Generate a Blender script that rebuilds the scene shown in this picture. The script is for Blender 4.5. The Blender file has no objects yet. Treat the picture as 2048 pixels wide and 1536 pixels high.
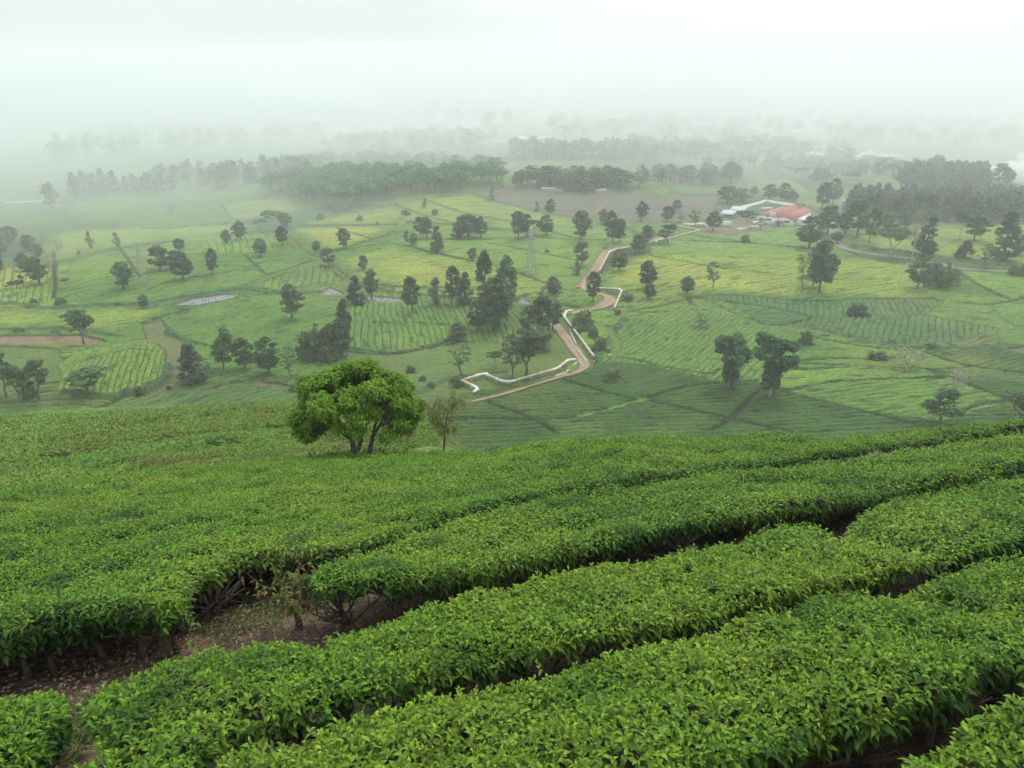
import bpy, math, random
import numpy as np
R = math.radians
rng = np.random.default_rng(11)
random.seed(11)
sc = bpy.context.scene
COL = sc.collection

# ------------------------------------------------------------------ camera
FPX = 1577.0                       # focal length in pixels of a 2048 px wide frame
PITCH = R(22.65)
cam_d = bpy.data.cameras.new("camera")
cam = bpy.data.objects.new("camera", cam_d)
COL.objects.link(cam)
cam.location = (0, 0, 0)           # eye at the origin, the valley lies below
cam.rotation_euler = (R(90) - PITCH, 0, 0)
cam_d.sensor_width = 36.0
cam_d.lens = 36.0 * FPX / 2048.0
cam_d.clip_start = 0.05
cam_d.clip_end = 40000
cam_d.dof.use_dof = True
cam_d.dof.focus_distance = 22.0
cam_d.dof.aperture_fstop = 6.0
sc.camera = cam

# ------------------------------------------------------------------ sky, sun, exposure
SUN_EL, SUN_AZ = R(58), R(28)      # azimuth clockwise from +Y
world = bpy.data.worlds.new("World")
sc.world = world
world.use_nodes = True
wn, wl = world.node_tree.nodes, world.node_tree.links
wn.clear()
w_out = wn.new("ShaderNodeOutputWorld")
w_bg = wn.new("ShaderNodeBackground")
w_bg.inputs["Strength"].default_value = 0.1
sky = wn.new("ShaderNodeTexSky")
sky.sky_type = 'NISHITA'
sky.sun_disc = False
sky.sun_elevation = SUN_EL
sky.sun_rotation = SUN_AZ
sky.air_density = 1.0
sky.dust_density = 3.0
tc = wn.new("ShaderNodeTexCoord")
sep = wn.new("ShaderNodeSeparateXYZ")
wl.new(tc.outputs["Generated"], sep.inputs[0])
# overcast: the cloud deck is brightest towards the zenith
rampz = wn.new("ShaderNodeMapRange"); rampz.interpolation_type = 'SMOOTHSTEP'
rampz.inputs["From Min"].default_value = 0.06; rampz.inputs["From Max"].default_value = 0.75
rampz.inputs["To Min"].default_value = 1.0; rampz.inputs["To Max"].default_value = 1.75
wl.new(sep.outputs["Z"], rampz.inputs["Value"])
mapn = wn.new("ShaderNodeMapping"); mapn.inputs["Scale"].default_value = (1.6, 1.6, 9.0)
wl.new(tc.outputs["Generated"], mapn.inputs[0])
cn = wn.new("ShaderNodeTexNoise"); cn.inputs["Scale"].default_value = 1.3
cn.inputs["Detail"].default_value = 5; cn.inputs["Roughness"].default_value = 0.45
wl.new(mapn.outputs[0], cn.inputs["Vector"])
cr = wn.new("ShaderNodeMapRange")
cr.inputs["From Min"].default_value = 0.3; cr.inputs["From Max"].default_value = 0.7
cr.inputs["To Min"].default_value = 0.87; cr.inputs["To Max"].default_value = 1.09
wl.new(cn.outputs["Fac"], cr.inputs["Value"])
mul = wn.new("ShaderNodeMath"); mul.operation = 'MULTIPLY'
wl.new(rampz.outputs[0], mul.inputs[0]); wl.new(cr.outputs[0], mul.inputs[1])
ccol = wn.new("ShaderNodeMix"); ccol.data_type = 'RGBA'; ccol.blend_type = 'MULTIPLY'
ccol.inputs["Factor"].default_value = 1.0
ccol.inputs["A"].default_value = (8.9, 9.5, 9.65, 1)
wl.new(mul.outputs[0], ccol.inputs["B"])
gd = wn.new("ShaderNodeVectorMath"); gd.operation = 'DOT_PRODUCT'
wl.new(tc.outputs["Generated"], gd.inputs[0]); gd.inputs[1].default_value = (.285, .952, .11)
gr = wn.new("ShaderNodeMapRange"); gr.interpolation_type = 'SMOOTHSTEP'
gr.inputs["From Min"].default_value = .90; gr.inputs["From Max"].default_value = 1.0
gr.inputs["To Min"].default_value = 1.0; gr.inputs["To Max"].default_value = 1.36
wl.new(gd.outputs["Value"], gr.inputs["Value"])
mul2 = wn.new("ShaderNodeMath"); mul2.operation = 'MULTIPLY'
wl.new(mul.outputs[0], mul2.inputs[0]); wl.new(gr.outputs[0], mul2.inputs[1])
wl.new(mul2.outputs[0], ccol.inputs["B"])
wmix = wn.new("ShaderNodeMix"); wmix.data_type = 'RGBA'; wmix.inputs["Factor"].default_value = 0.92
wl.new(sky.outputs[0], wmix.inputs["A"]); wl.new(ccol.outputs["Result"], wmix.inputs["B"])
wl.new(wmix.outputs["Result"], w_bg.inputs["Color"])
wl.new(w_bg.outputs[0], w_out.inputs["Surface"])

sun_d = bpy.data.lights.new("sun", 'SUN')
sun_d.energy = 1.9
sun_d.angle = R(16)
sun_d.color = (1.0, 0.96, 0.88)
sun = bpy.data.objects.new("sun", sun_d)
COL.objects.link(sun)
sun.rotation_euler = (R(90) - SUN_EL, 0, math.pi - SUN_AZ)
sun.location = (0, 0, 60)

sc.view_settings.view_transform = 'Standard'
sc.view_settings.look = 'None'
sc.view_settings.exposure = 0.0
sc.view_settings.gamma = 1.0
sc.render.engine = 'CYCLES'
cy = sc.cycles
cy.use_denoising = True
cy.max_bounces = 8
cy.diffuse_bounces = 2
cy.glossy_bounces = 1
cy.transmission_bounces = 3
cy.volume_bounces = 4
cy.transparent_max_bounces = 16

HAZE_DENSITY = 0.00054
HAZE_COLOR = (0.945, 0.97, 0.99)

# ------------------------------------------------------------------ maths helpers
def ss(x, a, b):
    t = np.clip((x - a) / (b - a), 0, 1)
    return t * t * (3 - 2 * t)

def softplus(t, k):
    return k * np.logaddexp(0, np.asarray(t, float) / k)

_TAB = np.random.default_rng(5).uniform(0, 1, 512 * 512)
def _hash(i, j, seed):
    i = (i.astype(np.int32) + seed * 37) & 511; j = (j.astype(np.int32) + seed * 91) & 511
    return _TAB[i * 512 + j]

def vn(x, y, scale=1.0, seed=0, octaves=1):
    """smooth value noise, 0..1"""
    x = np.asarray(x, float) / scale; y = np.asarray(y, float) / scale
    out = 0; amp = 1.0; tot = 0
    for o in range(octaves):
        xi = np.floor(x); yi = np.floor(y)
        u = x - xi; v = y - yi
        u = u * u * (3 - 2 * u); v = v * v * (3 - 2 * v)
        a = _hash(xi, yi, seed + o); b = _hash(xi + 1, yi, seed + o)
        c = _hash(xi, yi + 1, seed + o); d = _hash(xi + 1, yi + 1, seed + o)
        out = out + amp * ((a * (1 - u) + b * u) * (1 - v) + (c * (1 - u) + d * u) * v)
        tot += amp; amp *= 0.5; x = x * 2.03 + 17.3; y = y * 2.03 + 9.1
    return out / tot

# ------------------------------------------------------------------ terrain
YS = np.array([-400, 60, 110, 150, 190, 245, 325, 385, 465, 585, 775, 1110, 1850, 4400, 9000], float)
ZS = np.array([-58, -62, -64, -66, -69.5, -72.6, -75, -76.6, -78, -80, -83, -86.6, -92.5, -97, -99], float)

def valley0(x, y):
    s = [np.interp(np.clip(y + d * np.clip(np.abs(y) * 0.06, 4, 60), -400, 9000), YS, ZS) for d in (-1, -.5, 0, .5, 1)]
    return sum(s) / 5

BUMPS = []                          # (x, y, rx, ry, height): knolls, filled in below

def valley(x, y):
    x = np.asarray(x, float); y = np.asarray(y, float)
    z = valley0(x, y)
    r = np.hypot(x, y)
    a = ss(r, 110, 220)
    z = z + a * 3.0 * (vn(x, y, 75, 3) - .5) + a * 1.6 * (vn(x, y, 34, 5) - .5)
    z = z + ss(r, 400, 900) * 9 * (vn(x, y, 260, 8) - .5)
    for bx, by, rx, ry, h in BUMPS:
        z = z + h * np.exp(-((x - bx) / rx) ** 2 - ((y - by) / ry) ** 2)
    return z

def hill(x, y):
    """top of the plucking table of the near tea bushes"""
    x = np.asarray(x, float); y = np.asarray(y, float)
    az = np.clip(x / np.maximum(y, 1.0), -.95, .95)
    z = -2.2 - .385 * y + .062 * az * np.minimum(y, 25)
    lf = 1 - ss(az, -.15, .10)
    z = z - .075 * (softplus(y - 12, 1.5) - softplus(y - 25, 2.0)) * lf
    z = z - .30 * softplus(y - 20, 1.2) * ss(az, -.13, .02)
    z = z - .35 * softplus(y - 74, 5.0)
    z = z + ss(y, 24, 40) * 1.6 * (vn(x, y, 19, 21) - .5)
    return z

def smax(a, b, k=2.5):
    return b + softplus(a - b, k)

BUSH = 0.75
def base(x, y):
    return smax(hill(x, y) - BUSH, valley(x, y))

CP, SP = math.cos(PITCH), math.sin(PITCH)
def rays(px):
    px = np.atleast_2d(np.asarray(px, float))
    a = (px[:, 0] - 1024) / FPX; b = (768 - px[:, 1]) / FPX
    return np.stack([a, CP + b * SP, -SP + b * CP], 1)

TS = np.geomspace(1.5, 9000, 1400)
def hit(px, surf, ymax=None):
    """points where the rays through photo pixels meet a surface; with ymax, rays that clear the brow stop at it"""
    d = rays(px)
    P = d[:, None, :] * TS[None, :, None]
    f = P[..., 2] - surf(P[..., 0], P[..., 1])
    if ymax: f = np.where(P[..., 1] > ymax, 1e9, f)
    neg = f < 0
    if ymax:
        brow = d * TS[(f / TS).argmin(1)][:, None]; brow[:, 2] = surf(brow[:, 0], brow[:, 1])
    k = np.where(neg.any(1), neg.argmax(1), len(TS) - 1)
    lo = TS[np.maximum(k - 1, 0)]; hi = TS[k]
    for _ in range(24):
        m = (lo + hi) / 2
        q = d * m[:, None]
        below = q[:, 2] < surf(q[:, 0], q[:, 1])
        hi = np.where(below, m, hi); lo = np.where(below, lo, m)
    out = d * ((lo + hi) / 2)[:, None]
    return np.where(neg.any(1)[:, None], out, brow) if ymax else out

def hv(px): return hit(px, valley)
def hh(px, ymax=23.5):
    """points on the near tea table; rays that pass over the brow stop at the brow"""
    d = rays(px); t = np.geomspace(1.5, 60, 900)
    P = d[:, None, :] * t[None, :, None]
    f = P[..., 2] - hill(P[..., 0], P[..., 1]); f = np.where(P[..., 1] > ymax, 1e9, f)
    neg = f < 0
    k = np.where(neg.any(1), neg.argmax(1), (f / t).argmin(1))
    q = d * t[k][:, None]; q[:, 2] = hill(q[:, 0], q[:, 1])
    return q
def hb(px): return hit(px, base)
def depth(p): return p[..., 1] * CP - p[..., 2] * SP
def project(p):
    p = np.atleast_2d(p); f = depth(p); u = p[:, 1] * SP + p[:, 2] * CP
    return np.stack([1024 + FPX * p[:, 0] / f, 768 - FPX * u / f], 1)

# knolls placed once the plain surface is known
_b = hit([(260, 745), (760, 375), (1000, 318), (1090, 395), (1880, 372), (1130, 600)], lambda x, y: valley0(x, y))
BUMPS += [(_b[0][0], _b[0][1], 16, 20, 5.0), (_b[1][0], _b[1][1], 85, 60, 5.0), (_b[2][0], _b[2][1] + 40, 110, 60, 9.0),
          (_b[3][0], _b[3][1], 80, 60, 4.0), (_b[4][0], _b[4][1], 60, 45, 9.0), (_b[5][0], _b[5][1], 22, 16, 1.5)]

# ------------------------------------------------------------------ mesh helpers
def mesh(name, V, faces, mats, col=None, smooth=True, midx=None, attrs=None):
    """faces: list of integer arrays (n, k)"""
    me = bpy.data.meshes.new(name)
    V = np.asarray(V, np.float32)
    me.vertices.add(len(V)); me.vertices.foreach_set("co", V.ravel())
    faces = [np.asarray(f, np.int32) for f in faces if len(f)]
    n = sum(len(f) for f in faces); nl = sum(f.size for f in faces)
    me.loops.add(nl); me.polygons.add(n)
    me.loops.foreach_set("vertex_index", np.concatenate([f.ravel() for f in faces]))
    sizes = np.concatenate([np.full(len(f), f.shape[1], np.int32) for f in faces])
    starts = np.concatenate([[0], np.cumsum(sizes)[:-1]]).astype(np.int32)
    me.polygons.foreach_set("loop_start", starts)
    if smooth: me.polygons.foreach_set("use_smooth", np.ones(n, bool))
    for m in (mats if isinstance(mats, (list, tuple)) else [mats]): me.materials.append(m)
    if midx is not None: me.polygons.foreach_set("material_index", np.asarray(midx, np.int32))
    if col is not None:
        c = np.ones((len(V), 4), np.float32); c[:, :3] = col
        at = me.color_attributes.new("Col", 'FLOAT_COLOR', 'POINT'); at.data.foreach_set("color", c.ravel())
    for k, v in (attrs or {}).items():
        at = me.attributes.new(k, 'FLOAT', 'POINT'); at.data.foreach_set("value", np.asarray(v, np.float32))
    me.update(calc_edges=True)
    return me

def link(name, data, parent=None, loc=None):
    o = bpy.data.objects.new(name, data); COL.objects.link(o)
    if parent is not None: o.parent = parent
    if loc is not None: o.location = tuple(float(v) for v in loc)
    return o

def tag(o, label=None, cat=None, group=None, kind=None):
    if label: o["label"] = label
    if cat: o["category"] = cat
    if group: o["group"] = group
    if kind: o["kind"] = kind
    return o

class MB:
    """collects pieces into one mesh"""
    def __init__(s): s.V = []; s.F = {}; s.n = 0; s.C = []; s.M = {}
    def add(s, V, faces, m=0, col=None):
        V = np.asarray(V, float).reshape(-1, 3)
        for f in faces:
            f = np.asarray(f, int)
            if not len(f): continue
            s.F.setdefault(f.shape[1], []).append(f + s.n)
            s.M.setdefault(f.shape[1], []).append(np.full(len(f), m))
        s.V.append(V); s.n += len(V)
        if col is not None: s.C.append(np.broadcast_to(col, V.shape))
    def tube(s, P, rad, sides=6, m=0, cap=True, col=None):
        P = np.asarray(P, float); rad = np.broadcast_to(rad, len(P))
        T = np.gradient(P, axis=0); T /= np.linalg.norm(T, axis=1, keepdims=True) + 1e-9
        ref = np.array([0, 0, 1.0]) if abs(T[0][2]) < .9 else np.array([1.0, 0, 0])
        A = np.cross(T, ref); A /= np.linalg.norm(A, axis=1, keepdims=True) + 1e-9
        B = np.cross(T, A)
        th = np.arange(sides) * 2 * math.pi / sides
        V = P[:, None] + rad[:, None, None] * (np.cos(th)[None, :, None] * A[:, None] + np.sin(th)[None, :, None] * B[:, None])
        i = np.arange(len(P) - 1)[:, None] * sides; j = np.arange(sides)[None]
        k = (j + 1) % sides
        f = np.stack([i + j, i + k, i + sides + k, i + sides + j], -1).reshape(-1, 4)
        fs = [f]
        if cap: fs.append(np.array([list(range(sides))[::-1], [(len(P) - 1) * sides + q for q in range(sides)]]))
        s.add(V.reshape(-1, 3), fs, m, col)
    def box(s, c, size, rz=0, m=0, col=None):
        c = np.asarray(c, float); h = np.asarray(size, float) / 2
        V = np.array([(x, y, z) for z in (-1, 1) for y in (-1, 1) for x in (-1, 1)], float) * h
        cz, sz = math.cos(rz), math.sin(rz)
        V = np.stack([V[:, 0] * cz - V[:, 1] * sz, V[:, 0] * sz + V[:, 1] * cz, V[:, 2]], 1) + c
        s.add(V, [[(0, 2, 3, 1), (4, 5, 7, 6), (0, 1, 5, 4), (2, 6, 7, 3), (0, 4, 6, 2), (1, 3, 7, 5)]], m, col)
    def data(s, name, mats, smooth=True):
        V = np.concatenate(s.V); fl = []; ml = []
        for k in s.F: fl.append(np.concatenate(s.F[k])); ml.append(np.concatenate(s.M[k]))
        c = np.concatenate(s.C) if s.C and sum(len(q) for q in s.C) == len(V) else None
        return mesh(name, V, fl, mats, c, smooth, np.concatenate(ml))

# ------------------------------------------------------------------ materials
def mat(name, col=(.5, .5, .5), rough=.8, noise=None, bump=0, metallic=0, spec=.3):
    m = bpy.data.materials.new(name); m.use_nodes = True
    n, l = m.node_tree.nodes, m.node_tree.links
    b = n["Principled BSDF"]
    b.inputs["Roughness"].default_value = rough
    b.inputs["Metallic"].default_value = metallic
    b.inputs["Specular IOR Level"].default_value = spec
    if noise:
        scale, amt = noise
        t = n.new("ShaderNodeTexCoord"); nz = n.new("ShaderNodeTexNoise")
        nz.inputs["Scale"].default_value = scale; nz.inputs["Detail"].default_value = 6
        l.new(t.outputs["Object"], nz.inputs["Vector"])
        mr = n.new("ShaderNodeMapRange"); mr.inputs["From Min"].default_value = .25; mr.inputs["From Max"].default_value = .75
        mr.inputs["To Min"].default_value = 1 - amt; mr.inputs["To Max"].default_value = 1 + amt
        l.new(nz.outputs["Fac"], mr.inputs["Value"])
        mx = n.new("ShaderNodeMix"); mx.data_type = 'RGBA'; mx.blend_type = 'MULTIPLY'; mx.inputs["Factor"].default_value = 1
        mx.inputs["A"].default_value = (*col, 1); l.new(mr.outputs[0], mx.inputs["B"])
        l.new(mx.outputs["Result"], b.inputs["Base Color"])
        if bump:
            bp = n.new("ShaderNodeBump"); bp.inputs["Strength"].default_value = .6; bp.inputs["Distance"].default_value = bump
            l.new(nz.outputs["Fac"], bp.inputs["Height"]); l.new(bp.outputs[0], b.inputs["Normal"])
    else:
        b.inputs["Base Color"].default_value = (*col, 1)
    return m

def leaf_mat(name, rough=.45, transl=.3, vary=.0, spec=.35):
    """vertex colour of each leaf, a little light passing through"""
    m = bpy.data.materials.new(name); m.use_nodes = True
    n, l = m.node_tree.nodes, m.node_tree.links
    b = n["Principled BSDF"]; out = n["Material Output"]
    b.inputs["Roughness"].default_value = rough; b.inputs["Specular IOR Level"].default_value = spec
    a = n.new("ShaderNodeAttribute"); a.attribute_name = "Col"
    src = a.outputs["Color"]
    if vary:
        oi = n.new("ShaderNodeObjectInfo"); hs = n.new("ShaderNodeHueSaturation")
        mh = n.new("ShaderNodeMapRange"); mh.inputs["To Min"].default_value = .5 - vary * .16; mh.inputs["To Max"].default_value = .5 + vary * .03
        mvv = n.new("ShaderNodeMapRange"); mvv.inputs["To Min"].default_value = 1 - vary; mvv.inputs["To Max"].default_value = 1 + vary
        l.new(oi.outputs["Random"], mh.inputs["Value"])
        wn_ = n.new("ShaderNodeTexWhiteNoise"); wn_.noise_dimensions = '1D'; l.new(oi.outputs["Random"], wn_.inputs["W"])
        l.new(wn_.outputs["Value"], mvv.inputs["Value"])
        l.new(mh.outputs[0], hs.inputs["Hue"]); l.new(mvv.outputs[0], hs.inputs["Value"]); l.new(src, hs.inputs["Color"])
        src = hs.outputs["Color"]
    l.new(src, b.inputs["Base Color"])
    if transl:
        t = n.new("ShaderNodeBsdfTranslucent"); l.new(src, t.inputs["Color"])
        mx = n.new("ShaderNodeMixShader"); mx.inputs[0].default_value = transl
        l.new(b.outputs[0], mx.inputs[1]); l.new(t.outputs[0], mx.inputs[2]); l.new(mx.outputs[0], out.inputs["Surface"])
    return m

M_tea = leaf_mat("tea_leaf", .5, .14, 0, .13)
M_tree = leaf_mat("tree_leaf", .6, .25, .3)
M_hero = leaf_mat("round_tree_leaf", .55, .25, 0, .15)
M_twig = mat("tea_wood", (.085, .064, .046), .9, (30, .5), .01)
M_core = mat("tea_twigs_and_shade", (.010, .013, .006), .95, (18, .6), .04)  # hedge interior, with the shade between the leaves painted in
M_bark = mat("bark", (.12, .10, .075), .9, (6, .4), .03)
M_palebark = mat("pale_bark", (.38, .36, .31), .9, (3, .35), .03)
M_litter = leaf_mat("dry_litter", .8, 0)
M_grass = leaf_mat("grass_blade", .6, .3)
M_pipe = mat("pipe_cladding_tan", (.52, .40, .30), .5, (.9, .22))
M_elbow = mat("pipe_elbow_white", (.60, .60, .55), .5, (1.2, .08))
M_conc = mat("concrete", (.42, .42, .37), .85, (1.5, .25))
M_white = mat("white_plaster", (.78, .77, .72), .8, (.6, .12))
M_redroof = mat("red_roof", (.34, .12, .10), .7, (.5, .2))
M_greyroof = mat("pale_metal_roof", (.46, .49, .53), .5, (.6, .15))
M_darkglass = mat("dark_window", (.05, .055, .06), .3)
M_steel = mat("galvanised_steel", (.42, .43, .42), .5, (3, .2), 0, .3)
M_red = mat("red_paint", (.60, .05, .05), .5, (2, .15))
M_pale = mat("pale_cover", (.72, .70, .64), .6, (2, .15))

# ------------------------------------------------------------------ ground sheet
# colours (real albedo) of the plots
C = dict(Y=(.235, .270, .036), YG=(.168, .240, .029), G=(.088, .178, .025), DG=(.040, .090, .014), BG=(.058, .126, .030),
         BR=(.115, .108, .066), GR=(.092, .145, .030), TR=(.112, .125, .044), SO=(.165, .120, .072), ML=(.26, .265, .265), LG=(.124, .216, .028), DY=(.098, .150, .024))
# (colour, polygon in photo pixels, row line (two pixels) or None, row spacing m, row contrast, tea 1 / bare 0)
P = []
def plot(c, poly, row=None, sp=2.3, amp=.55, tea=1.0): P.append((c, poly, row, sp, amp, tea))
ROW_R = ((1500, 830), (1720, 819))
plot('DG', [(840, 900), (930, 790), (1110, 762), (1300, 790), (1520, 770), (1900, 757), (2250, 790), (2250, 900)], ROW_R, 2.2, .8)
plot('DG', [(1110, 762), (1190, 728), (1300, 733), (1406, 750), (1520, 770), (1300, 800)], ((1200, 775), (1400, 745)), 2.0, .6)
plot('G', [(1570, 790), (1665, 768), (1775, 761), (1899, 759), (2020, 805), (1890, 850), (1702, 822)], ((1700, 800), (1880, 775)), 2.4, .7)
plot('LG', [(1519, 764), (1590, 741), (1690, 739), (1899, 755), (1775, 762), (1665, 769), (1563, 785)], ROW_R, 2.2, .6)
plot('G', [(1190, 728), (1230, 650), (1380, 612), (1560, 665), (1620, 680), (1560, 765), (1439, 770), (1300, 733)], ((1330, 720), (1420, 650)), 1.9, .6)
plot('BG', [(1391, 597), (1475, 593), (1607, 604), (1713, 600), (1860, 600), (1885, 607), (1848, 632), (1621, 637), (1548, 619), (1440, 604)], ((1700, 630), (1690, 605)), 2.2, .6)
plot('BG', [(1450, 606), (1548, 619), (1621, 637), (1578, 650), (1534, 653)], ((1480, 640), (1560, 625)), 1.8, .5)
plot('BG', [(1540, 655), (1620, 638), (1850, 634), (2000, 660), (1900, 690), (1757, 692), (1690, 675), (1621, 660)], ((1800, 690), (1815, 640)), 2.0, .8)
plot('G', [(1848, 632), (1885, 607), (2048, 597), (2250, 610), (2250, 690), (2000, 690), (2000, 660)], ROW_R, 2.4, .5)
plot('DG', [(1845, 708), (1921, 732), (2250, 780), (2250, 690), (2000, 690), (1860, 700)], ((1900, 735), (2040, 700)), 2.2, .7)
plot('BR', [(2010, 700), (2048, 693), (2200, 690), (2200, 708), (2048, 710)], None, 2, .1, .15)
plot('YG', [(1195, 590), (1230, 520), (1300, 505), (1420, 500), (1640, 512), (1840, 528), (1900, 545), (1900, 585), (1860, 600), (1713, 600), (1607, 604), (1475, 593), (1391, 597), (1300, 600)], ((1650, 582), (1850, 548)), 3.6, .6)
plot('Y', [(1205, 545), (1235, 522), (1300, 515), (1420, 536), (1534, 549), (1600, 560), (1590, 592), (1400, 592), (1310, 575), (1215, 577)], ((1400, 590), (1560, 560)), 3.6, .45)
plot('LG', [(1377, 484), (1475, 487), (1640, 503), (1640, 520), (1420, 515), (1300, 510), (1300, 495)], ((1400, 505), (1600, 500)), 3.5, .4)
plot('LG', [(1430, 472), (1520, 462), (1610, 455), (1640, 470), (1600, 497), (1475, 486), (1377, 483)], ((1480, 480), (1590, 470)), 3.5, .4)
plot('YG', [(1700, 496), (1715, 470), (1800, 455), (2048, 448), (2250, 450), (2250, 560), (2048, 535), (1850, 512)], ((1800, 510), (2000, 480)), 3.4, .5)
plot('LG', [(1910, 545), (2048, 552), (2250, 565), (2250, 600), (2023, 602), (1950, 568)], ((1950, 570), (2040, 580)), 2.6, .6)
plot('YG', [(1884, 606), (1968, 611), (2023, 604), (1960, 585), (1900, 590)], ROW_R, 2.4, .5)
# centre
plot('YG', [(660, 520), (785, 489), (860, 506), (945, 524), (1060, 557), (1100, 575), (1060, 580), (846, 577), (737, 571), (700, 560)], ((800, 560), (980, 545)), 3.0, .4)
plot('Y', [(735, 530), (800, 505), (880, 520), (960, 540), (1000, 558), (900, 565), (790, 562)], ((800, 560), (980, 545)), 3.0, .35)
plot('G', [(700, 600), (760, 585), (860, 595), (1000, 605), (1040, 615), (1100, 650), (1060, 690), (901, 684), (785, 709), (696, 699), (690, 640)], ((800, 690), (788, 620)), 2.0, .95)
plot('LG', [(1105, 590), (1150, 584), (1185, 590), (1200, 600), (1181, 615), (1120, 611)], ((1120, 608), (1190, 590)), 1.8, .6)
plot('LG', [(840, 460), (1000, 440), (1200, 450), (1290, 480), (1210, 505), (1160, 570), (1061, 557), (945, 522), (860, 504), (785, 487)], ((1000, 545), (1150, 520)), 3.4, .5)
plot('Y', [(580, 457), (700, 452), (800, 452), (758, 478), (665, 506), (640, 502), (600, 480)], ((600, 480), (760, 465)), 3.5, .25)
plot('YG', [(791, 452), (790, 412), (860, 395), (950, 389), (1150, 440), (1150, 460), (1000, 440), (880, 455)], ((850, 430), (1050, 415)), 4.5, .35)
plot('YG', [(600, 445), (790, 412), (840, 432), (791, 451), (702, 454), (600, 454)], ((650, 448), (780, 430)), 4.5, .3)
plot('BR', [(950, 388), (1020, 374), (1100, 383), (1300, 393), (1440, 392), (1420, 440), (1300, 446), (1150, 440), (1060, 420)], None, 4, .12, .5)
plot('GR', [(690, 705), (785, 712), (860, 697), (960, 682), (1060, 692), (1110, 650), (1150, 720), (1130, 745), (1010, 778), (930, 790), (840, 815), (700, 780)], None, 2, .1, .12)
# left
plot('G', [(108, 600), (116, 532), (307, 494), (480, 470), (560, 480), (620, 520), (540, 560), (342, 604), (200, 615)], ((250, 590), (610, 512)), 2.6, .75)
plot('LG', [(116, 530), (190, 512), (307, 492), (420, 470), (480, 478), (340, 530), (200, 560), (112, 580)], ((150, 560), (420, 500)), 3.0, .35)
plot('YG', [(95, 470), (180, 458), (330, 454), (470, 451), (480, 462), (307, 490), (200, 508), (110, 528), (60, 525)], ((150, 500), (400, 470)), 4.0, .2)
plot('LG', [(390, 492), (420, 478), (560, 470), (580, 492), (540, 505), (430, 510)], ((505, 505), (490, 478)), 3.6, 1.0)
plot('G', [(390, 510), (533, 520), (625, 510), (640, 520), (536, 552), (500, 540)], ((400, 545), (600, 510)), 2.3, .8)
plot('G', [(505, 578), (560, 552), (640, 530), (700, 566), (683, 566), (625, 574), (560, 585)], ((600, 582), (603, 555)), 3.0, 1.0)
plot('Y', [(-100, 545), (0, 538), (108, 530), (108, 567), (0, 586), (-100, 600)], ((60, 600), (67, 540)), 2.6, .8)
plot('LG', [(-100, 600), (0, 587), (105, 568), (108, 605), (60, 612), (-100, 612)], ((40, 605), (50, 570)), 2.6, .9)
plot('YG', [(-200, 622), (0, 618), (110, 622), (290, 613), (376, 617), (300, 645), (285, 650), (225, 672), (100, 660), (-200, 658)], ((100, 655), (330, 620)), 2.2, .45)
plot('G', [(330, 645), (376, 624), (500, 594), (600, 590), (690, 610), (690, 660), (640, 720), (590, 755), (430, 750), (395, 710), (350, 690)], ((420, 700), (640, 640)), 1.9, .75)
plot('TR', [(283, 652), (325, 640), (335, 665), (375, 690), (395, 720), (388, 770), (330, 792), (250, 802), (310, 775), (340, 740), (325, 695), (290, 680)], None, 2, .05, .1)
plot('LG', [(120, 790), (125, 725), (160, 706), (260, 688), (310, 690), (332, 720), (335, 760), (290, 785), (200, 800)], ((205, 780), (240, 700)), 1.55, 1.0)
plot('SO', [(-100, 690), (0, 673), (80, 672), (160, 672), (205, 682), (215, 688), (190, 693), (100, 690), (0, 693)], None, 2, 0, 0)
plot('GR', [(-200, 700), (0, 695), (120, 700), (130, 730), (60, 760), (-200, 770)], None, 2, .2, .4)
plot('ML', [(345, 612), (380, 600), (455, 590), (474, 596), (440, 605), (395, 613)], ((400, 612), (408, 592)), 1.1, 1.0, .03)
plot('ML', [(636, 592), (657, 576), (695, 593)], ((650, 592), (655, 578)), 1.1, 1.0, .03)
plot('ML', [(732, 594), (800, 598), (812, 605), (780, 607), (736, 602)], ((750, 602), (756, 594)), 1.1, 1.0, .03)
plot('ML', [(1030, 606), (1046, 598), (1066, 606), (1060, 612)], ((1040, 608), (1048, 598)), 1.1, 1.0, .03)
plot('SO', [(1380, 462), (1430, 446), (1560, 415), (1640, 418), (1640, 452), (1560, 456), (1480, 470), (1420, 472)], None, 2, 0, 0)
plot('BR', [(1445, 448), (1490, 428), (1600, 412), (1655, 420), (1645, 447), (1500, 447)], None, 2, 0, 0)
plot('TR', [(1200, 582), (1240, 586), (1228, 618), (1195, 618), (1222, 602), (1215, 592)], None, 2, 0, 0)
# shoulder of the near hill
SH = []
def shoulder(c, poly, row=None, sp=2.3, amp=.4, tea=1.0): SH.append((c, poly, row, sp, amp, tea))
ROW_S = ((100, 880), (560, 830))
shoulder('LG', [(-300, 1000), (-300, 790), (400, 770), (1000, 790), (1000, 1000)], ROW_S, 1.8, .30)
shoulder('G', [(-300, 800), (300, 785), (600, 790), (600, 815), (100, 850), (-300, 900)], ROW_S, 1.6, .35)
shoulder('DY', [(120, 860), (300, 815), (600, 810), (600, 850), (310, 872), (50, 915)], ROW_S, 1.6, .3)
shoulder('G', [(-300, 960), (0, 925), (171, 900), (410, 868), (600, 855), (600, 872), (380, 895), (0, 945), (-300, 990)], ROW_S, 1.6, .3)
shoulder('DY', [(200, 950), (330, 912), (400, 893), (560, 880), (800, 870), (800, 905), (600, 912), (250, 958)], ROW_S, 1.6, .25, .8)
plot('SO', [(425, 781), (470, 769), (520, 766), (560, 769), (590, 776), (540, 776), (490, 773), (450, 780)], None, 2, 0, 0)
shoulder('TR', [(400, 780), (440, 772), (480, 765), (540, 767), (590, 775), (560, 782), (480, 776), (430, 784)], None, 2, 0, 0)

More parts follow.
